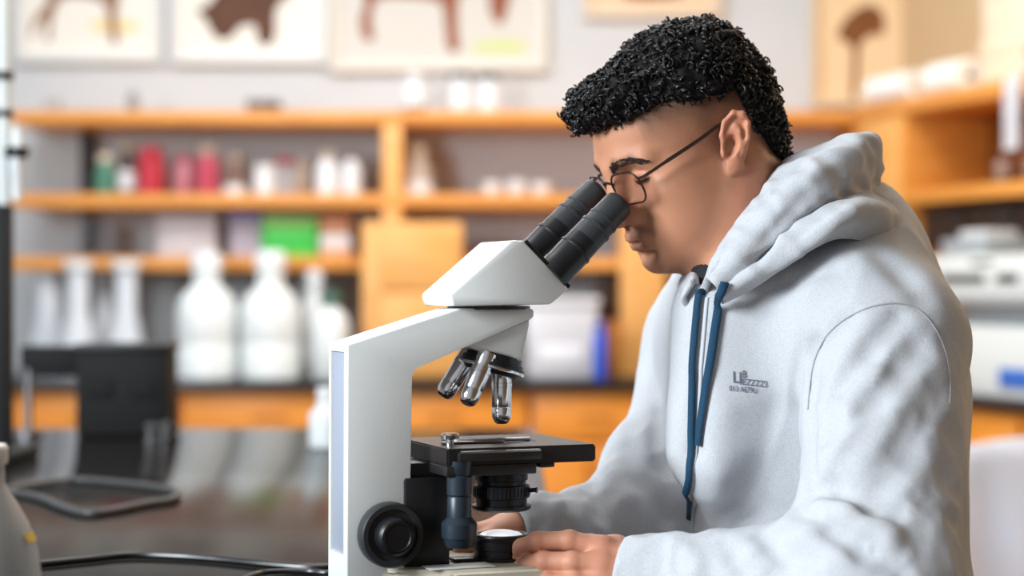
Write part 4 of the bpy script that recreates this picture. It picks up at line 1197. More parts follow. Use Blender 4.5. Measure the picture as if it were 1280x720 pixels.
# top of the shelves
TG = 'bottles on top of the wall shelves'
bottle(503, 533, 92, Z1, 6.55, 'reagent_bottle', 'white bottle with a dark band at its foot, leftmost on the top shelf', 'bottle', wht, wht, TG, .66, .6, blk, (.0, .22))
bottle(562, 590, 89, Z1, 6.55, 'reagent_bottle', 'white bottle with a dark cap, middle one of the three on the top shelf', 'bottle', wht, cmat((44, 50, 60), rough=.6), TG, .70, .85, blk, (.0, .1))
bottle(597, 625, 91, Z1, 6.55, 'reagent_bottle', 'white bottle with a dark cap, nearest the man on the top shelf', 'bottle', wht, cmat((38, 43, 52), rough=.6), TG, .70, .80)
def crate(px0, px1, ytop, z, y, name, label, cat, m, depth=.16, lid=None, group=None, band=None, ybot=None):
    x0, x1 = sx(px0, y), sx(px1, y); h = sz(ytop, y) - z; w = x1 - x0
    e = empty(name, ((x0 + x1) / 2, y, z)); tag(e, label, cat, group)
    bm = bmesh.new(); box(bm, (-w / 2, 0, 0), (w / 2, depth, h * .86), min(.006, h * .06)); bm_obj('body', bm, m, e)
    bm = bmesh.new(); box(bm, (-w / 2 - .003, -.003, h * .84), (w / 2 + .003, depth + .003, h), min(.005, h * .06)); bm_obj('lid', bm, lid or m, e)
    if band:
        bm = bmesh.new(); box(bm, (-w / 2 + .0, -.0015, h * .22), (w / 2, 0.002, h * .55), .0004); bm_obj('band', bm, band, e)
    return e
crate(308, 346, 125, Z1, 6.5, 'flat_box', 'flat dark brown box lying on the top shelf under the second poster', 'box', dkb)
crate(54, 72, 124, Z1, 6.5, 'flat_box', 'tiny grey box at the left end of the top shelf', 'box', gry, .06)
bottle(159, 174, 111, Z1, 6.52, 'reagent_bottle', 'tiny grey bottle on the top shelf under the first poster', 'bottle', cmat((140, 136, 134)), gry)
# lower shelf
clr = M['clear']
def beaker(px0, px1, ytop, z, y, label, group=None, name='beaker', flare=1.04):
    d = y; x = sx((px0 + px1) / 2, d); r = (px1 - px0) / 2 / F * d; h = sz(ytop, d) - z
    bm = bmesh.new(); lathe(bm, (0, 0, 0), (0, 0, 1), [(0, 0), (0, r * .92), (.006, r), (h * .96, r), (h, r * flare + .003), (h, r * .97), (h * .95, r * .95), (.008, r * .95), (.006, 0)], 32)
    o = bm_obj(name, bm, M['glass'], None, (x, y, z)); tag(o, label, name, group); return o
beaker(102, 134, 270, Z3, 6.52, 'clear glass beaker at the left on the lowest shelf')
crate(196, 270, 270, Z3, 6.5, 'storage_box', 'translucent grey storage box on the lowest shelf above the flasks', 'box', cmat((196, 194, 200), rough=.4), lid=cmat((206, 204, 210), rough=.4))
crate(286, 326, 266, Z3, 6.5, 'storage_box', 'grey-violet box between the grey storage box and the green box', 'box', cmat((168, 164, 180), rough=.5), lid=cmat((112, 100, 168), rough=.5))
crate(328, 396, 270, Z3, 6.48, 'glove_box', 'green and cream carton on the lowest shelf', 'box', cmat((96, 196, 84), rough=.5), lid=cmat((168, 204, 128), rough=.5), band=cmat((44, 180, 70), rough=.5))
crate(400, 438, 270, Z3, 6.5, 'storage_box', 'orange-pink carton right of the green one on the lowest shelf', 'box', cmat((222, 164, 128), rough=.5), lid=cmat((222, 150, 104), rough=.5), band=wht)
# ---- worktop: flasks and white jugs
GF = mat('frosted_glass', (240, 244, 250), .25, trans=.35, ior=1.25)
def flask(pxc, hw, ytop, y, label, group):
    x = sx(pxc, y); r = hw / F * y; h = sz(ytop, y) - BENCH; e = empty('conical_flask', (x, y, BENCH)); tag(e, label, 'flask', group)
    bm = bmesh.new()
    rn = r * .44
    out = [(0, 0), (0, r * .9), (h * .03, r), (h * .10, r * .98), (h * .60, rn), (h * .95, rn), (h * .98, rn * 1.25), (h, rn * 1.2)]
    inn = [(h, rn * .95), (h * .60, rn * .9), (h * .10, r * .94), (h * .035, r * .9), (h * .03, 0)]
    lathe(bm, (0, 0, 0), (0, 0, 1), out + inn, 36); bm_obj('glass_body', bm, GF, e)
    bm = bmesh.new(); lathe(bm, (0, 0, h * .97), (0, 0, 1), [(0, 0), (0, rn * .9), (h * .02, rn * 1.35), (h * .08, rn * 1.35), (h * .09, rn * 1.2), (h * .09, 0)], 28)
    bm_obj('stopper', bm, wht, e)
    bm = bmesh.new(); lathe(bm, (0, 0, h * .045), (0, 0, 1), [(0, 0), (0, r * .88), (h * .06, r * .90), (h * .19, r * .80), (h * .19, 0)], 32)
    bm_obj('liquid', bm, cmat((196, 204, 232), rough=.1, trans=.6, ior=1.2), e)
    return e
FG = 'conical flasks on the back worktop'
for pc, hw, yt, y, lb in ((60, 30, 338, 6.48, 'white-stoppered glass conical flask, leftmost of the row'), (98, 30, 334, 6.24, 'white-stoppered glass conical flask, second from the left'),
                          (130, 24, 337, 6.51, 'white-stoppered glass conical flask, second from the right'), (158, 30, 334, 6.25, 'white-stoppered glass conical flask, rightmost of the row')):
    flask(pc, hw, yt, y, lb, FG)
JG = 'white plastic jugs on the back worktop'
def jug(px0, px1, ytop, y, label, sh=.60, nk=.44):
    x = sx((px0 + px1) / 2, y); r = (px1 - px0) / 2 / F * y; h = sz(ytop, y) - BENCH; e = empty('plastic_jug', (x, y, BENCH)); tag(e, label, 'jug', JG)
    hb = h * .86; bm = bmesh.new()
    lathe(bm, (0, 0, 0), (0, 0, 1), [(0, 0), (0, r * .93), (hb * .02, r), (hb * .3, r), (hb * .31, r * .985), (hb * .34, r * .985), (hb * .35, r), (hb * sh, r), (hb * (sh + .08), r * .94), (hb * (sh + .16), r * .76), (hb * (sh + .23), r * nk), (hb, r * nk), (hb, 0)], 36)
    b = bm_obj('body', bm, M['plastic'], e)
    bm = bmesh.new(); lathe(bm, (0, 0, hb - .004), (0, 0, 1), [(0, 0), (0, r * nk * 1.15), (h * .11, r * nk * 1.15), (h * .14, r * nk), (h * .14, 0)], 32); bm_obj('cap', bm, wht, e)
    bm = bmesh.new(); tube(bm, catmull([(0, r * nk * .8, hb * .97), (0, r * .95, hb * .94), (0, r * 1.0, hb * (sh + .1)), (0, r * .94, hb * (sh - .02))], 5), r * .09, 10); bm_obj('handle', bm, M['plastic'], e)
jug(221, 296, 314, 6.20, 'large white plastic jug, left one of the two tall jugs', .62)
jug(301, 376, 312, 6.20, 'large white plastic jug, right one of the two tall jugs', .60)
jug(374, 412, 336, 6.42, 'slim white plastic bottle behind the short green-capped one', .62, .5)
e = bottle(390, 437, 363, BENCH, 6.18, 'plastic_jug', 'short white jug with a green cap beside the microscope column', 'jug', M['plastic'], cmat((60, 96, 84)), None, .72, .5)
# clear bin, blue bottle behind the microscope
bn = empty('storage_bin', (sx(702, 6.25), 6.25, BENCH)); tag(bn, 'translucent grey-white storage bin on the worktop behind the microscope', 'bin')
bw = (sx(748, 6.25) - sx(656, 6.25)) / 2; bh = sz(380, 6.25) - BENCH; cb = cmat((206, 204, 208), rough=.35)
bm = bmesh.new()
a = [(-bw * .93, 0), (bw * .93, 0), (bw, bh), (-bw, bh)]; prism(bm, a, 0, .20, .01, 2); bm_obj('body', bm, cb, bn)
bm = bmesh.new(); box(bm, (-bw - .012, -.012, bh - .004), (bw + .006, .21, bh + .022), .006); bm_obj('lid', bm, cmat((222, 220, 224), rough=.4), bn)
bm = bmesh.new(); box(bm, (-bw * .6, -.004, .05), (bw * .6, .004, bh * .45), .002); bm_obj('paper_label', bm, cmat((232, 230, 232)), bn)
bottle(741, 760, 402, BENCH, 6.16, 'spray_bottle', 'slim bright blue bottle beside the storage bin', 'bottle', cmat((44, 84, 200), rough=.35), cmat((30, 60, 170)), None, .78, .7)

# ------------------------------------------------------------------ posters
def poster(px0, px1, ybot, ytop, label, shapes, paper, frame_m, y=6.775, fr=.03):
    x0, x1, z0, z1 = sx(px0, y), sx(px1, y), sz(ybot, y), sz(ytop, y); e = empty('framed_poster', ((x0 + x1) / 2, y, z0)); tag(e, label, 'poster', 'animal posters on the back wall')
    w = (x1 - x0) / 2; h = z1 - z0; bm = bmesh.new()
    box(bm, (-w, -.02, 0), (w, .02, fr), .004); box(bm, (-w, -.02, h - fr), (w, .02, h), .004); box(bm, (-w, -.02, fr), (-w + fr, .02, h - fr), .004); box(bm, (w - fr, -.02, fr), (w, .02, h - fr), .004)
    bm_obj('frame', bm, frame_m, e)
    bm = bmesh.new(); box(bm, (-w + fr * .8, 0, fr * .8), (w - fr * .8, .015, h - fr * .8)); bm_obj('sheet', bm, paper, e)
    for k, (nm, m, poly) in enumerate(shapes):
        q = [(sx(a, y) - e.location.x, sz(b, y) - z0) for a, b in poly]
        q3 = catmull([Vector((a, 0, b)) for a, b in q], 4, closed=True)
        bm = bmesh.new(); prism(bm, [(v.x, v.z) for v in q3], -.0012 - .0004 * k, .002); bm_obj(nm, bm, m, e)
pb = cmat((150, 108, 84), rough=.8, var=.2); pd = cmat((98, 66, 50), rough=.8, var=.25); pr = cmat((150, 88, 62), rough=.8, var=.2); py_ = cmat((240, 214, 150), rough=.8); pg = cmat((206, 214, 150), rough=.8)
ivory = cmat((238, 233, 222), rough=.8); white_f = cmat((226, 226, 224), rough=.5); tan = cmat((226, 186, 140), rough=.8)
poster(20, 204, 78, -150, 'white-framed poster of a slender brown animal, leftmost on the wall', [
    ('ground_print', py_, [(112, 30), (140, 24), (172, 30), (168, 38), (128, 40)]),
    ('animal_print', pb, [(62, -60), (140, -62), (150, -20), (146, 20), (148, 52), (140, 54), (135, 30), (130, 4), (100, -4), (76, 0), (66, 22), (63, 50), (57, 48), (58, 28), (48, 30), (41, 46), (38, 40), (44, 22), (60, 0), (56, -30)])], ivory, white_f)
poster(214, 410, 80, -150, 'white-framed poster of a crouching dark brown animal, second from the left', [
    ('animal_print', pd, [(246, 14), (262, 4), (280, -20), (330, -50), (372, -20), (346, 10), (344, 44), (334, 58), (322, 50), (318, 32), (300, 34), (290, 46), (276, 50), (264, 40), (258, 26)])], ivory, white_f)
poster(412, 684, 89, -150, 'wide cream poster of a red-brown horse above the middle of the shelves', [
    ('ground_print', pg, [(590, 56), (620, 50), (654, 52), (652, 66), (600, 66)]),
    ('animal_print', pr, [(446, -60), (600, -80), (640, -40), (632, 20), (622, 30), (612, 10), (608, -20), (576, -6), (572, 30), (574, 62), (560, 62), (556, 30), (548, 2), (490, -4), (470, 2), (464, 28), (468, 48), (456, 50), (450, 26), (456, 0)])], cmat((214, 209, 200), rough=.8), cmat((230, 224, 212), rough=.6))
poster(728, 902, 22, -150, 'tan poster high on the wall above his head', [('animal_print', pr, [(770, -50), (840, -60), (860, -10), (800, 0), (775, -10)])], cmat((232, 200, 164), rough=.8), cmat((226, 208, 186), rough=.6))
poster(1014, 1140, 133, -150, 'tan poster of a brown long-necked bird right of his head', [
    ('animal_print', cmat((128, 78, 40), rough=.8, var=.2), [(1047, 46), (1060, 20), (1086, 6), (1104, 18), (1104, 42), (1090, 44), (1076, 56), (1073, 90), (1070, 126), (1064, 126), (1065, 90), (1064, 58)])], cmat((240, 208, 166), rough=.8), cmat((222, 196, 160), rough=.6))

# ------------------------------------------------------------------ shelves along the angled right wall
ru = empty('wall_shelves', A, ang)
tag(ru, 'honey oak shelf unit along the angled right wall behind the man', 'shelves')
RZ1, RZ2, RZ3 = Z1 + .01, 1.545, 1.345
def rb(s0, n0, z0, s1, n1, z1, bev=.003): bm = bmesh.new(); box(bm, (s0, n0, z0), (s1, n1, z1), bev); return bm
bm_obj('shelf', rb(-.02, 0, RZ1 - .05, 1.7, .35, RZ1), M['oak'], ru)
bm_obj('shelf', rb(.28, .005, RZ2 - .045, 1.7, .35, RZ2), M['oak'], ru)
bm_obj('shelf', rb(.28, .03, RZ3 - .04, 1.7, .35, RZ3), M['oak_dark_shaded'], ru)
bm_obj('end_panel', rb(.0, .01, BENCH + .001, .29, .03, RZ1 - .05), M['oak_pale'], ru)
bm_obj('side_panel', rb(.27, .005, RZ3 - .04, .295, .35, RZ1 - .05), M['oak'], ru)
bm_obj('side_panel', rb(1.67, .005, BENCH + .001, 1.70, .35, RZ1 - .05), M['oak'], ru)
bm_obj('back_board', rb(.295, .325, RZ2, 1.67, .345, RZ1 - .05), M['oak_dark_shaded'], ru)  # bay backs coloured dark in place of their shadow
bm_obj('back_board', rb(.295, .325, RZ3, 1.67, .345, RZ2 - .045), M['brown_shade'], ru)  # deeper shadow of the lower bay, coloured into the board
bm_obj('back_board', rb(.295, .325, BENCH + .001, 1.67, .345, RZ3 - .04), M['oak_dark_shaded'], ru)
# things in and on it
def rthing(name, s, n, z, label, cat, group=None, rz=0): p = RW(s, n, z); e = empty(name, p, ang + rz); tag(e, label, cat, group); return e
for k, (s0, s1, lb) in enumerate(((.32, .55, 'dark box added for shade in the lower side shelf, next to the oak panel'), (.57, .82, 'dark box added for shade in the lower side shelf, second from the oak panel'), (.84, 1.06, 'dark box added for shade in the lower side shelf, nearest the right edge of the photo'))):
    e = rthing('storage_box', (s0 + s1) / 2, .06, RZ3, lb, 'box', 'dark boxes added for shade in the side shelves'); w = (s1 - s0) / 2
    bm = bmesh.new(); box(bm, (-w, 0, 0), (w, .24, .122), .004); bm_obj('body', bm, cmat((44, 34, 30), rough=.5), e)  # dark boxes added to fill the shadowed lower bay
    bm = bmesh.new(); box(bm, (-w - .003, -.003, .118), (w + .003, .243, .14), .004); bm_obj('lid', bm, cmat((54, 44, 40), rough=.5), e)
for k, (s, lb) in enumerate(((.62, 'pale glass jar on the upper side shelf, left one'), (.78, 'pale glass jar on the upper side shelf, middle one'), (.93, 'pale glass jar on the upper side shelf, right one'))):
    e = rthing('glass_jar', s, .17, RZ2, lb, 'jar', 'pale jars on the side shelf'); r = .035
    bm = bmesh.new(); lathe(bm, (0, 0, 0), (0, 0, 1), [(0, 0), (0, r * .9), (.005, r), (.055, r), (.065, r * .8), (.065, 0)], 28); bm_obj('body', bm, cmat((150, 120, 100), rough=.15, trans=.3), e)
    bm = bmesh.new(); lathe(bm, (0, 0, .062), (0, 0, 1), [(0, 0), (0, r * .86), (.016, r * .86), (.018, r * .8), (.018, 0)], 28); bm_obj('lid', bm, cmat((190, 160, 150)), e)
# white paper rolls, beige boxes on its top board
p0 = [(.02, .12), (.26, .10)]
e = rthing('paper_roll', .03, .05, RZ1, 'white paper roll lying on the corner of the side shelves', 'paper roll')
bm = bmesh.new(); lathe(bm, (0, 0, .048), (1, 0, 0), [(0, 0), (0, .018), (0.001, .018), (0.001, .048), (.26, .048), (.26, .018), (.259, .018), (.259, 0)], 32); bm_obj('sheet', bm, M['paper'], e)
bm = bmesh.new(); lathe(bm, (-.004, 0, .048), (1, 0, 0), [(0, .019), (.268, .019), (.268, .015), (0, .015)], 24); bm_obj('core', bm, cmat((190, 160, 120)), e)
e = rthing('paper_roll', .33, .10, RZ1, 'white paper roll with a dark end resting behind the first roll', 'paper roll')
bm = bmesh.new(); lathe(bm, (0, 0, .055), (1, 0, .0), [(0, 0), (0, .055), (.20, .055), (.20, 0)], 32); bm_obj('sheet', bm, M['paper'], e)
bm = bmesh.new(); lathe(bm, (-.003, 0, .055), (1, 0, 0), [(0, 0), (0, .016), (.206, .016), (.206, 0)], 24); bm_obj('core', bm, cmat((70, 64, 60)), e)
bg_ = cmat((226, 210, 184), rough=.7); bg2 = cmat((214, 200, 180), rough=.7)
def rcrate(s0, s1, n0, n1, z0, z1, label, m, group='beige boxes on the side shelves'):
    e = rthing('cardboard_box', (s0 + s1) / 2, n0, z0, label, 'box', group); w = (s1 - s0) / 2
    bm = bmesh.new(); box(bm, (-w, 0, 0), (w, n1 - n0, z1 - z0 - .03), .004); bm_obj('body', bm, m, e)
    bm = bmesh.new(); box(bm, (-w - .004, -.004, z1 - z0 - .05), (w + .004, n1 - n0 + .004, z1 - z0), .005); bm_obj('lid', bm, m, e)
rcrate(.56, .80, .12, .33, RZ1, RZ1 + .15, 'beige lidded box on top of the side shelves, the lower left of three', bg_)
rcrate(.82, 1.10, .12, .33, RZ1, RZ1 + .14, 'greyish beige lidded box on top of the side shelves, the lower right of three', bg2)
rcrate(.54, .90, .14, .34, RZ1 + .15, RZ1 + .33, 'cream box stacked uppermost on the side shelves', cmat((232, 216, 190), rough=.7))
# clamp lamp and towel at the right edge
e = rthing('clamp_lamp', .99, .15, RZ1 + .14, 'grey clamp lamp with a dark mouth on the right-hand beige box', 'lamp')
bm = bmesh.new(); lathe(bm, (0, 0, .085), (-.25, -.45, -.85), [(-.06, 0), (-.06, .018), (-.03, .022), (.0, .045), (.045, .056), (.045, .050), (.0, .040), (0, 0)], 28); bm_obj('lamp_shade', bm, cmat((150, 156, 156), rough=.4), e)
bm = bmesh.new(); tube(bm, catmull([(0, .06, 0), (0, .06, .08), (.01, .03, .14), (.01, .01, .13)], 6), .008, 10); bm_obj('arm', bm, cmat((110, 114, 114), rough=.4), e)
bm = bmesh.new(); box(bm, (-.04, .02, 0), (.04, .1, .015), .004); bm_obj('base', bm, cmat((110, 114, 114), rough=.4), e)
bm = bmesh.new(); lathe(bm, Vector((0, 0, .085)) + Vector((-.25, -.45, -.85)).normalized() * .01, (-.25, -.45, -.85), [(0, 0), (.0, .022), (.02, .026), (.035, .018), (.038, 0)], 24); bm_obj('bulb', bm, cmat((60, 62, 66), rough=.3), e)
# towel hanging over the shelf edge
tw_ = []; n = 14; bm = bmesh.new(); rings = []
prof = [(.10, .012), (.02, .012), (-.008, .004), (-.014, -.03), (-.016, -.10), (-.015, -.17), (-.017, -.215)]
for i in range(n + 1):
    s = -.045 + .09 * i / n; wv = .004 * math.sin(i * 1.3)
    rings.append([bm.verts.new((s * (1 - .1 * (k > 3)), a + (wv if b < -.02 else 0), b)) for k, (a, b) in enumerate(prof)])
for a, b in zip(rings, rings[1:]):
    for k in range(len(prof) - 1): bm.faces.new((a[k], a[k + 1], b[k + 1], b[k]))
bmesh.ops.solidify(bm, geom=bm.faces[:], thickness=.006)
o = bm_obj('hand_towel', bm, cmat((236, 240, 246), rough=.9), None, RW(.93, 0, RZ1), ang); tag(o, 'white towel hanging over the front edge of the side shelves', 'towel')

# side cabinets and their worktop
cn0 = -.26
for k, (s0, s1) in enumerate(((.34, .83), (.84, 1.33), (1.34, 1.83))):
    e = rthing('base_cabinet', (s0 + s1) / 2, cn0, 0, ['honey oak side cabinet nearest the room corner, behind his back', 'honey oak side cabinet under the white lab machine', 'honey oak side cabinet at the right edge behind the white cloth'][k], 'cabinet', 'side cabinets by the right wall'); w = (s1 - s0) / 2 - .003
    bm = bmesh.new(); box(bm, (-w, .02, .1), (w, .60, .885), .002); box(bm, (-w + .01, .07, 0), (w - .01, .58, .1)); bm_obj('body', bm, M['oak_base'], e)
    for s in (-1, 1):
        bm = bmesh.new(); a, b = (-w + .01, -.004) if s < 0 else (.004, w - .01); box(bm, (a, 0, .12), (b, .022, .87), .004); dd = bm_obj('door', bm, M['oak_base'], e)
        bm = bmesh.new(); xx = -.03 if s < 0 else .03; tube(bm, [(xx, 0, .70), (xx, -.025, .70), (xx, -.025, .78), (xx, 0, .78)], .004, 8); bm_obj('handle', bm, M['oak_dark_shaded'], dd)
bm = bmesh.new(); box(bm, (.335, cn0 - .025, .886), (1.85, .355, BENCH), .004); o = bm_obj('worktop', bm, M['bench2'], None, A, ang); tag(o, 'short dark worktop along the right wall under the white lab machine', 'worktop')
# white lab machine: base, body, hood
lm = rthing('lab_analyser', 1.14, -.21, BENCH, 'large white bench-top lab machine with dark slots behind his shoulder', 'lab machine')
wm = cmat((208, 212, 210), rough=.4); gm = cmat((150, 156, 160), rough=.4); dm = cmat((58, 62, 64), rough=.4)
bm = bmesh.new(); prism(bm, [(-.30, 0), (.34, 0), (.34, .14), (.20, .20), (-.16, .20), (-.30, .10)], -.04, .22, .012, 2); bm_obj('base', bm, wm, lm)
bm = bmesh.new(); box(bm, (-.20, .02, .19), (.20, .20, .27), .01); bm_obj('neck', bm, gm, lm)
bm = bmesh.new(); box(bm, (-.33, -.05, .26), (.36, .23, .40), .014); hd_ = bm_obj('upper_housing', bm, wm, lm)
for a, b, z0, z1 in ((-.20, .02, .318, .345), (.08, .18, .318, .345), (-.05, .06, .372, .384)):
    bm = bmesh.new(); box(bm, (a, -.053, z0), (b, -.045, z1), .003); bm_obj('slot', bm, dm, hd_)
bm = bmesh.new(); box(bm, (-.31, -.048, .272), (.34, -.046 - .006, .282), .001); bm_obj('trim_line', bm, gm, hd_)
e = rthing('instrument_tray', .96, -.20, BENCH + .40, 'grey low tray lying on top of the white lab machine', 'tray')
bm = bmesh.new(); prism(bm, [(-.10, 0), (.10, 0), (.12, .03), (.12, .05), (-.12, .05), (-.12, .03)], 0, .16, .004); bm_obj('body', bm, gm, e)
bm = bmesh.new(); box(bm, (-.06, .02, .045), (.08, .14, .075), .01); bm_obj('lid', bm, cmat((196, 198, 200)), e)
bm = bmesh.new(); box(bm, (.08, -.046, .03), (.32, -.038, .085), .003); o = bm_obj('front_panel', bm, cmat((46, 104, 190), rough=.4), lm); o['label'] = 'bright blue panel low on the front of the machine'
# wooden chair with a white coat over it, in front of the side cabinets
ch_c = P(1318, 360, 3.95); chx, chy = ch_c.x, ch_c.y
ch = empty('lab_chair', (chx, chy, 0), -.35); tag(ch, 'wooden chair under the white coat at the right edge', 'chair')
for a in (-.19, .19):
    for b in (-.19, .19):
        bm = bmesh.new(); box(bm, (a - .018, b - .018, 0), (a + .018, b + .018, .88 if b > 0 else .44), .004); bm_obj('leg', bm, M['oak'], ch)
bm = bmesh.new(); box(bm, (-.22, -.22, .44), (.22, .22, .47), .008); bm_obj('seat', bm, M['oak'], ch)
bm = bmesh.new(); box(bm, (-.21, .175, .74), (.21, .205, .88), .008); bm_obj('backrest', bm, M['oak'], ch)
nx_, nz_ = 40, 30
def coat_pt(u, v):  # u across, v from front hem over the back rail to the rear hem
    x = (u - .5) * .62 * (1 + .12 * abs(v - .5) * 2)
    s = (v - .5) * 2
    if abs(s) < .12: y = .19 + s / .12 * .035; z = .893
    else: y = .19 + math.copysign(.035 + .03 * (abs(s) - .12), s); z = .893 - (abs(s) - .12) * .62
    a = min(1, max(0, abs(s) - .12) * 2.2)
    y += a * .030 * math.sin(u * 21 + 1.3 * s) * (1 if s > 0 else -1) + math.copysign(a * .02, s)
    z -= abs(u - .5) ** 2 * .22
    return (x, y, z)
bm = bmesh.new(); gridv = [[bm.verts.new(coat_pt(i / nx_, j / nz_)) for i in range(nx_ + 1)] for j in range(nz_ + 1)]
for j in range(nz_):
    for i in range(nx_): bm.faces.new((gridv[j][i], gridv[j][i + 1], gridv[j + 1][i + 1], gridv[j + 1][i]))
bmesh.ops.solidify(bm, geom=bm.faces[:], thickness=.004)
o = bm_obj('lab_coat', bm, cmat((230, 232, 240), rough=.85), None, (chx, chy, 0), -.35, angle=80); tag(o, 'white coat draped over the wooden chair at the right edge', 'coat')

# ------------------------------------------------------------------ things on the near bench
pd_ = 3.82
pb_ = empty('power_box', (sx(152, pd_), pd_, BENCH)); tag(pb_, 'black bench power box with two sockets and a side arm on a steel post', 'power box')
bkm = cmat((11, 12, 14), rough=.75); w = (sx(210, pd_) - sx(95, pd_)) / 2; h = sz(432, pd_) - BENCH
bm = bmesh.new(); box(bm, (-w, 0, 0), (w, .12, h), .006); bm_obj('housing', bm, bkm, pb_)
bm = bmesh.new(); box(bm, (-w - .004, -.006, h - .012), (w + .004, .126, h + .004), .004); bm_obj('lid', bm, cmat((22, 24, 27), rough=.5), pb_)
for s in (-1, 1):
    bm = bmesh.new(); box(bm, (s * .045 - .028, -.003, h * .42), (s * .045 + .028, .003, h * .64), .002); so = bm_obj('socket', bm, cmat((6, 6, 7), rough=.8), pb_)
    bm = bmesh.new()
    for t in (-.01, .01): box(bm, (s * .045 + t - .002, -.0042, h * .49), (s * .045 + t + .002, -.002, h * .58))
    bm_obj('socket_slot', bm, cmat((6, 6, 7)), so)
lx = sx(20, pd_) - pb_.location.x
bm = bmesh.new(); box(bm, (lx, .03, h - .066), (-w + .01, .10, h - .002), .004); bm_obj('side_arm', bm, bkm, pb_)
px_ = sx(31, pd_) - pb_.location.x
bm = bmesh.new(); lathe(bm, (px_, .03, 0), (0, 0, 1), [(0, 0), (0, .03), (.008, .03), (.012, .008), (h - .05, .008), (h - .05, 0)], 20); bm_obj('post', bm, M['steel'], pb_)
# plugs beside it
for k, (pxc, m, lb, r) in enumerate(((189, M['steel'], 'small steel fitting beside the power box, the left one', .013), (204, M['steel'], 'small steel fitting beside the power box, the middle one', .014), (217, bkm, 'small black fitting beside the power box', .014))):
    e = empty('bench_tap', (sx(pxc, 3.75), 3.75 + .02 * (k % 2), BENCH)); tag(e, lb, 'fitting')
    bm = bmesh.new(); lathe(bm, (0, 0, 0), (0, 0, 1), [(0, 0), (0, r), (.004, r), (.006, r * .6), (.02, r * .6), (.022, r * .9), (.030, r * .9), (.032, r * .6), (.032, 0)], 20); bm_obj('body', bm, m, e)
    bm = bmesh.new(); lathe(bm, (0, 0, .026), (0, -1, 0), [(0, r * .45), (.022, r * .42), (.022, 0)], 14); bm_obj('nozzle', bm, m, e)
# white bottle half hidden behind the microscope column
bottle(386, 432, 484, BENCH, 3.55, 'plastic_bottle', 'rounded white plastic bottle on the bench half hidden by the microscope column', 'bottle', M['plastic'], wht, None, .6, .5)
# stand at the left edge
st_d = 3.3; stx = P(5, 360, st_d)
st = empty('lab_stand', (stx.x, st_d, BENCH)); tag(st, 'tall stand with a white column and black collars at the left edge', 'stand')
zz = lambda py: EYE - (py - 360) / F * st_d - BENCH
bm = bmesh.new(); box(bm, (-.14, -.08, 0), (.04, .10, .02), .006); bm_obj('base', bm, bkm, st)
bm = bmesh.new(); box(bm, (-.02, -.012, .018), (.010, .03, zz(256)), .004); bm_obj('lower_column', bm, bkm, st)
bm = bmesh.new(); lathe(bm, (0, 0, zz(256)), (0, 0, 1), [(0, 0), (0, .013), (zz(-60) - zz(256), .013), (zz(-60) - zz(256), 0)], 28); bm_obj('upper_column', bm, wm, st)
for y0, y1 in ((90, 100), (138, 146)):
    bm = bmesh.new(); lathe(bm, (0, 0, zz(y1)), (0, 0, 1), [(0, 0), (0, .017), (zz(y0) - zz(y1), .017), (zz(y0) - zz(y1), 0)], 28); bm_obj('collar', bm, bkm, st)
bm = bmesh.new(); lathe(bm, (.026, -.012, zz(250)), (0, 0, 1), [(0, 0), (0, .009), (.05, .010), (.055, .012), (zz(200) - zz(250), .012), (zz(160) - zz(250), .007), (zz(160) - zz(250), 0)], 24); bu = bm_obj('side_tube', bm, cmat((224, 228, 230), rough=.3), st)
bm = bmesh.new(); lathe(bm, (.026, -.012, zz(197)), (0, 0, 1), [(0, 0), (0, .021), (zz(185) - zz(197), .021), (zz(185) - zz(197), 0)], 24); bm_obj('tube_clamp', bm, bkm, bu)
bm = bmesh.new(); tube(bm, [(0, 0, zz(192)), (.02, -.01, zz(192))], .007, 10); bm_obj('clamp_arm', bm, bkm, st)
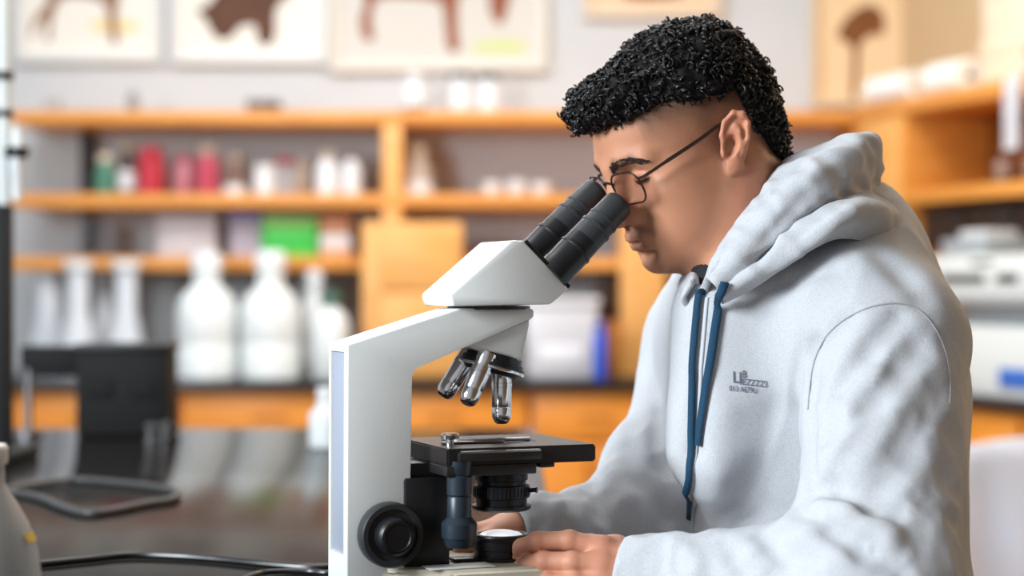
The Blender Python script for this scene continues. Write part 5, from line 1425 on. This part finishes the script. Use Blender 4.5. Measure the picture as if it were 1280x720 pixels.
# cables lying on the bench
cg = cmat((66, 66, 66), rough=.5)
def on_bench(px, py, r): d = (EYE - BENCH - r) * F / (py - 360); return Vector(((px - 640) / F * d, d, BENCH + r))
cbm = bmesh.new()
tube(cbm, catmull([on_bench(*q, .006) for q in ((-60, 628), (10, 612), (50, 605), (95, 600), (150, 604), (200, 610), (222, 615), (215, 624), (180, 630), (140, 638), (110, 641), (80, 634), (50, 622), (14, 616), (-40, 622))], 10), .0055, 10)
o = bm_obj('power_cable', cbm, cg); tag(o, 'grey power cable looped on the black bench', 'cable')
cbm = bmesh.new()
tube(cbm, catmull([on_bench(*q, .005) for q in ((-80, 712), (20, 708), (60, 704), (110, 699), (160, 694), (215, 695), (270, 699), (330, 705), (380, 709), (412, 709), (440, 705), (470, 700))], 10), .0045, 10)
o = bm_obj('power_cable', cbm, cmat((14, 14, 15), rough=.3)); tag(o, 'black power cable running along the bench to the microscope', 'cable')
cbm = bmesh.new()
tube(cbm, catmull([on_bench(*q, .004) for q in ((300, 726), (322, 717), (350, 714), (385, 714), (413, 716), (450, 712))], 10), .003, 10)
o = bm_obj('power_cable', cbm, cmat((26, 26, 27), rough=.3)); tag(o, 'thin dark lead beside the microscope foot, in front of the black cable', 'cable')
# foreground wash bottle at the left edge
wd = 1.52; wz = lambda py: EYE - (py - 360) / F * wd - BENCH
wb = empty('wash_bottle', P(-32, 360, wd).xy.to_3d() + Vector((0, 0, BENCH))); tag(wb, 'frosted white bottle with a sloping shoulder in the lower left foreground', 'bottle')
q = 1 / F * wd; fr = cmat((204, 206, 206), rough=.3, trans=.35, ior=1.25)
bm = bmesh.new(); hb = wz(562)
lathe(bm, (0, 0, 0), (0, 0, 1), [(0, 0), (0, 78 * q), (.006, 82 * q), (wz(726), 82 * q), (wz(690), 77 * q), (wz(655), 66 * q), (wz(630), 52 * q), (wz(612), 41 * q), (wz(604), 37 * q), (wz(575), 36 * q), (hb, 36 * q), (hb, 0)], 44); bm_obj('body', bm, fr, wb)
bm = bmesh.new(); lathe(bm, (0, 0, wz(580)), (0, 0, 1), [(0, 0), (0, 40 * q), (.003, 41 * q), (wz(560) - wz(580), 41 * q), (wz(556) - wz(580), 38 * q), (wz(556) - wz(580), 0)], 40); bm_obj('cap', bm, cmat((226, 224, 220), rough=.4), wb)
bm = bmesh.new()
vs = [[bm.verts.new(((71 + (0 if z_ < 672 else 5)) * q * math.cos(a), (71 + (0 if z_ < 672 else 5)) * q * math.sin(a), wz(z_))) for a in np.linspace(-.30, .12, 12)] for z_ in (664, 676)]
for k in range(11): bm.faces.new((vs[0][k], vs[0][k + 1], vs[1][k + 1], vs[1][k]))
o = bm_obj('sticker', bm, cmat((232, 196, 60), rough=.6), wb); o['label'] = 'small yellow sticker on the shoulder'
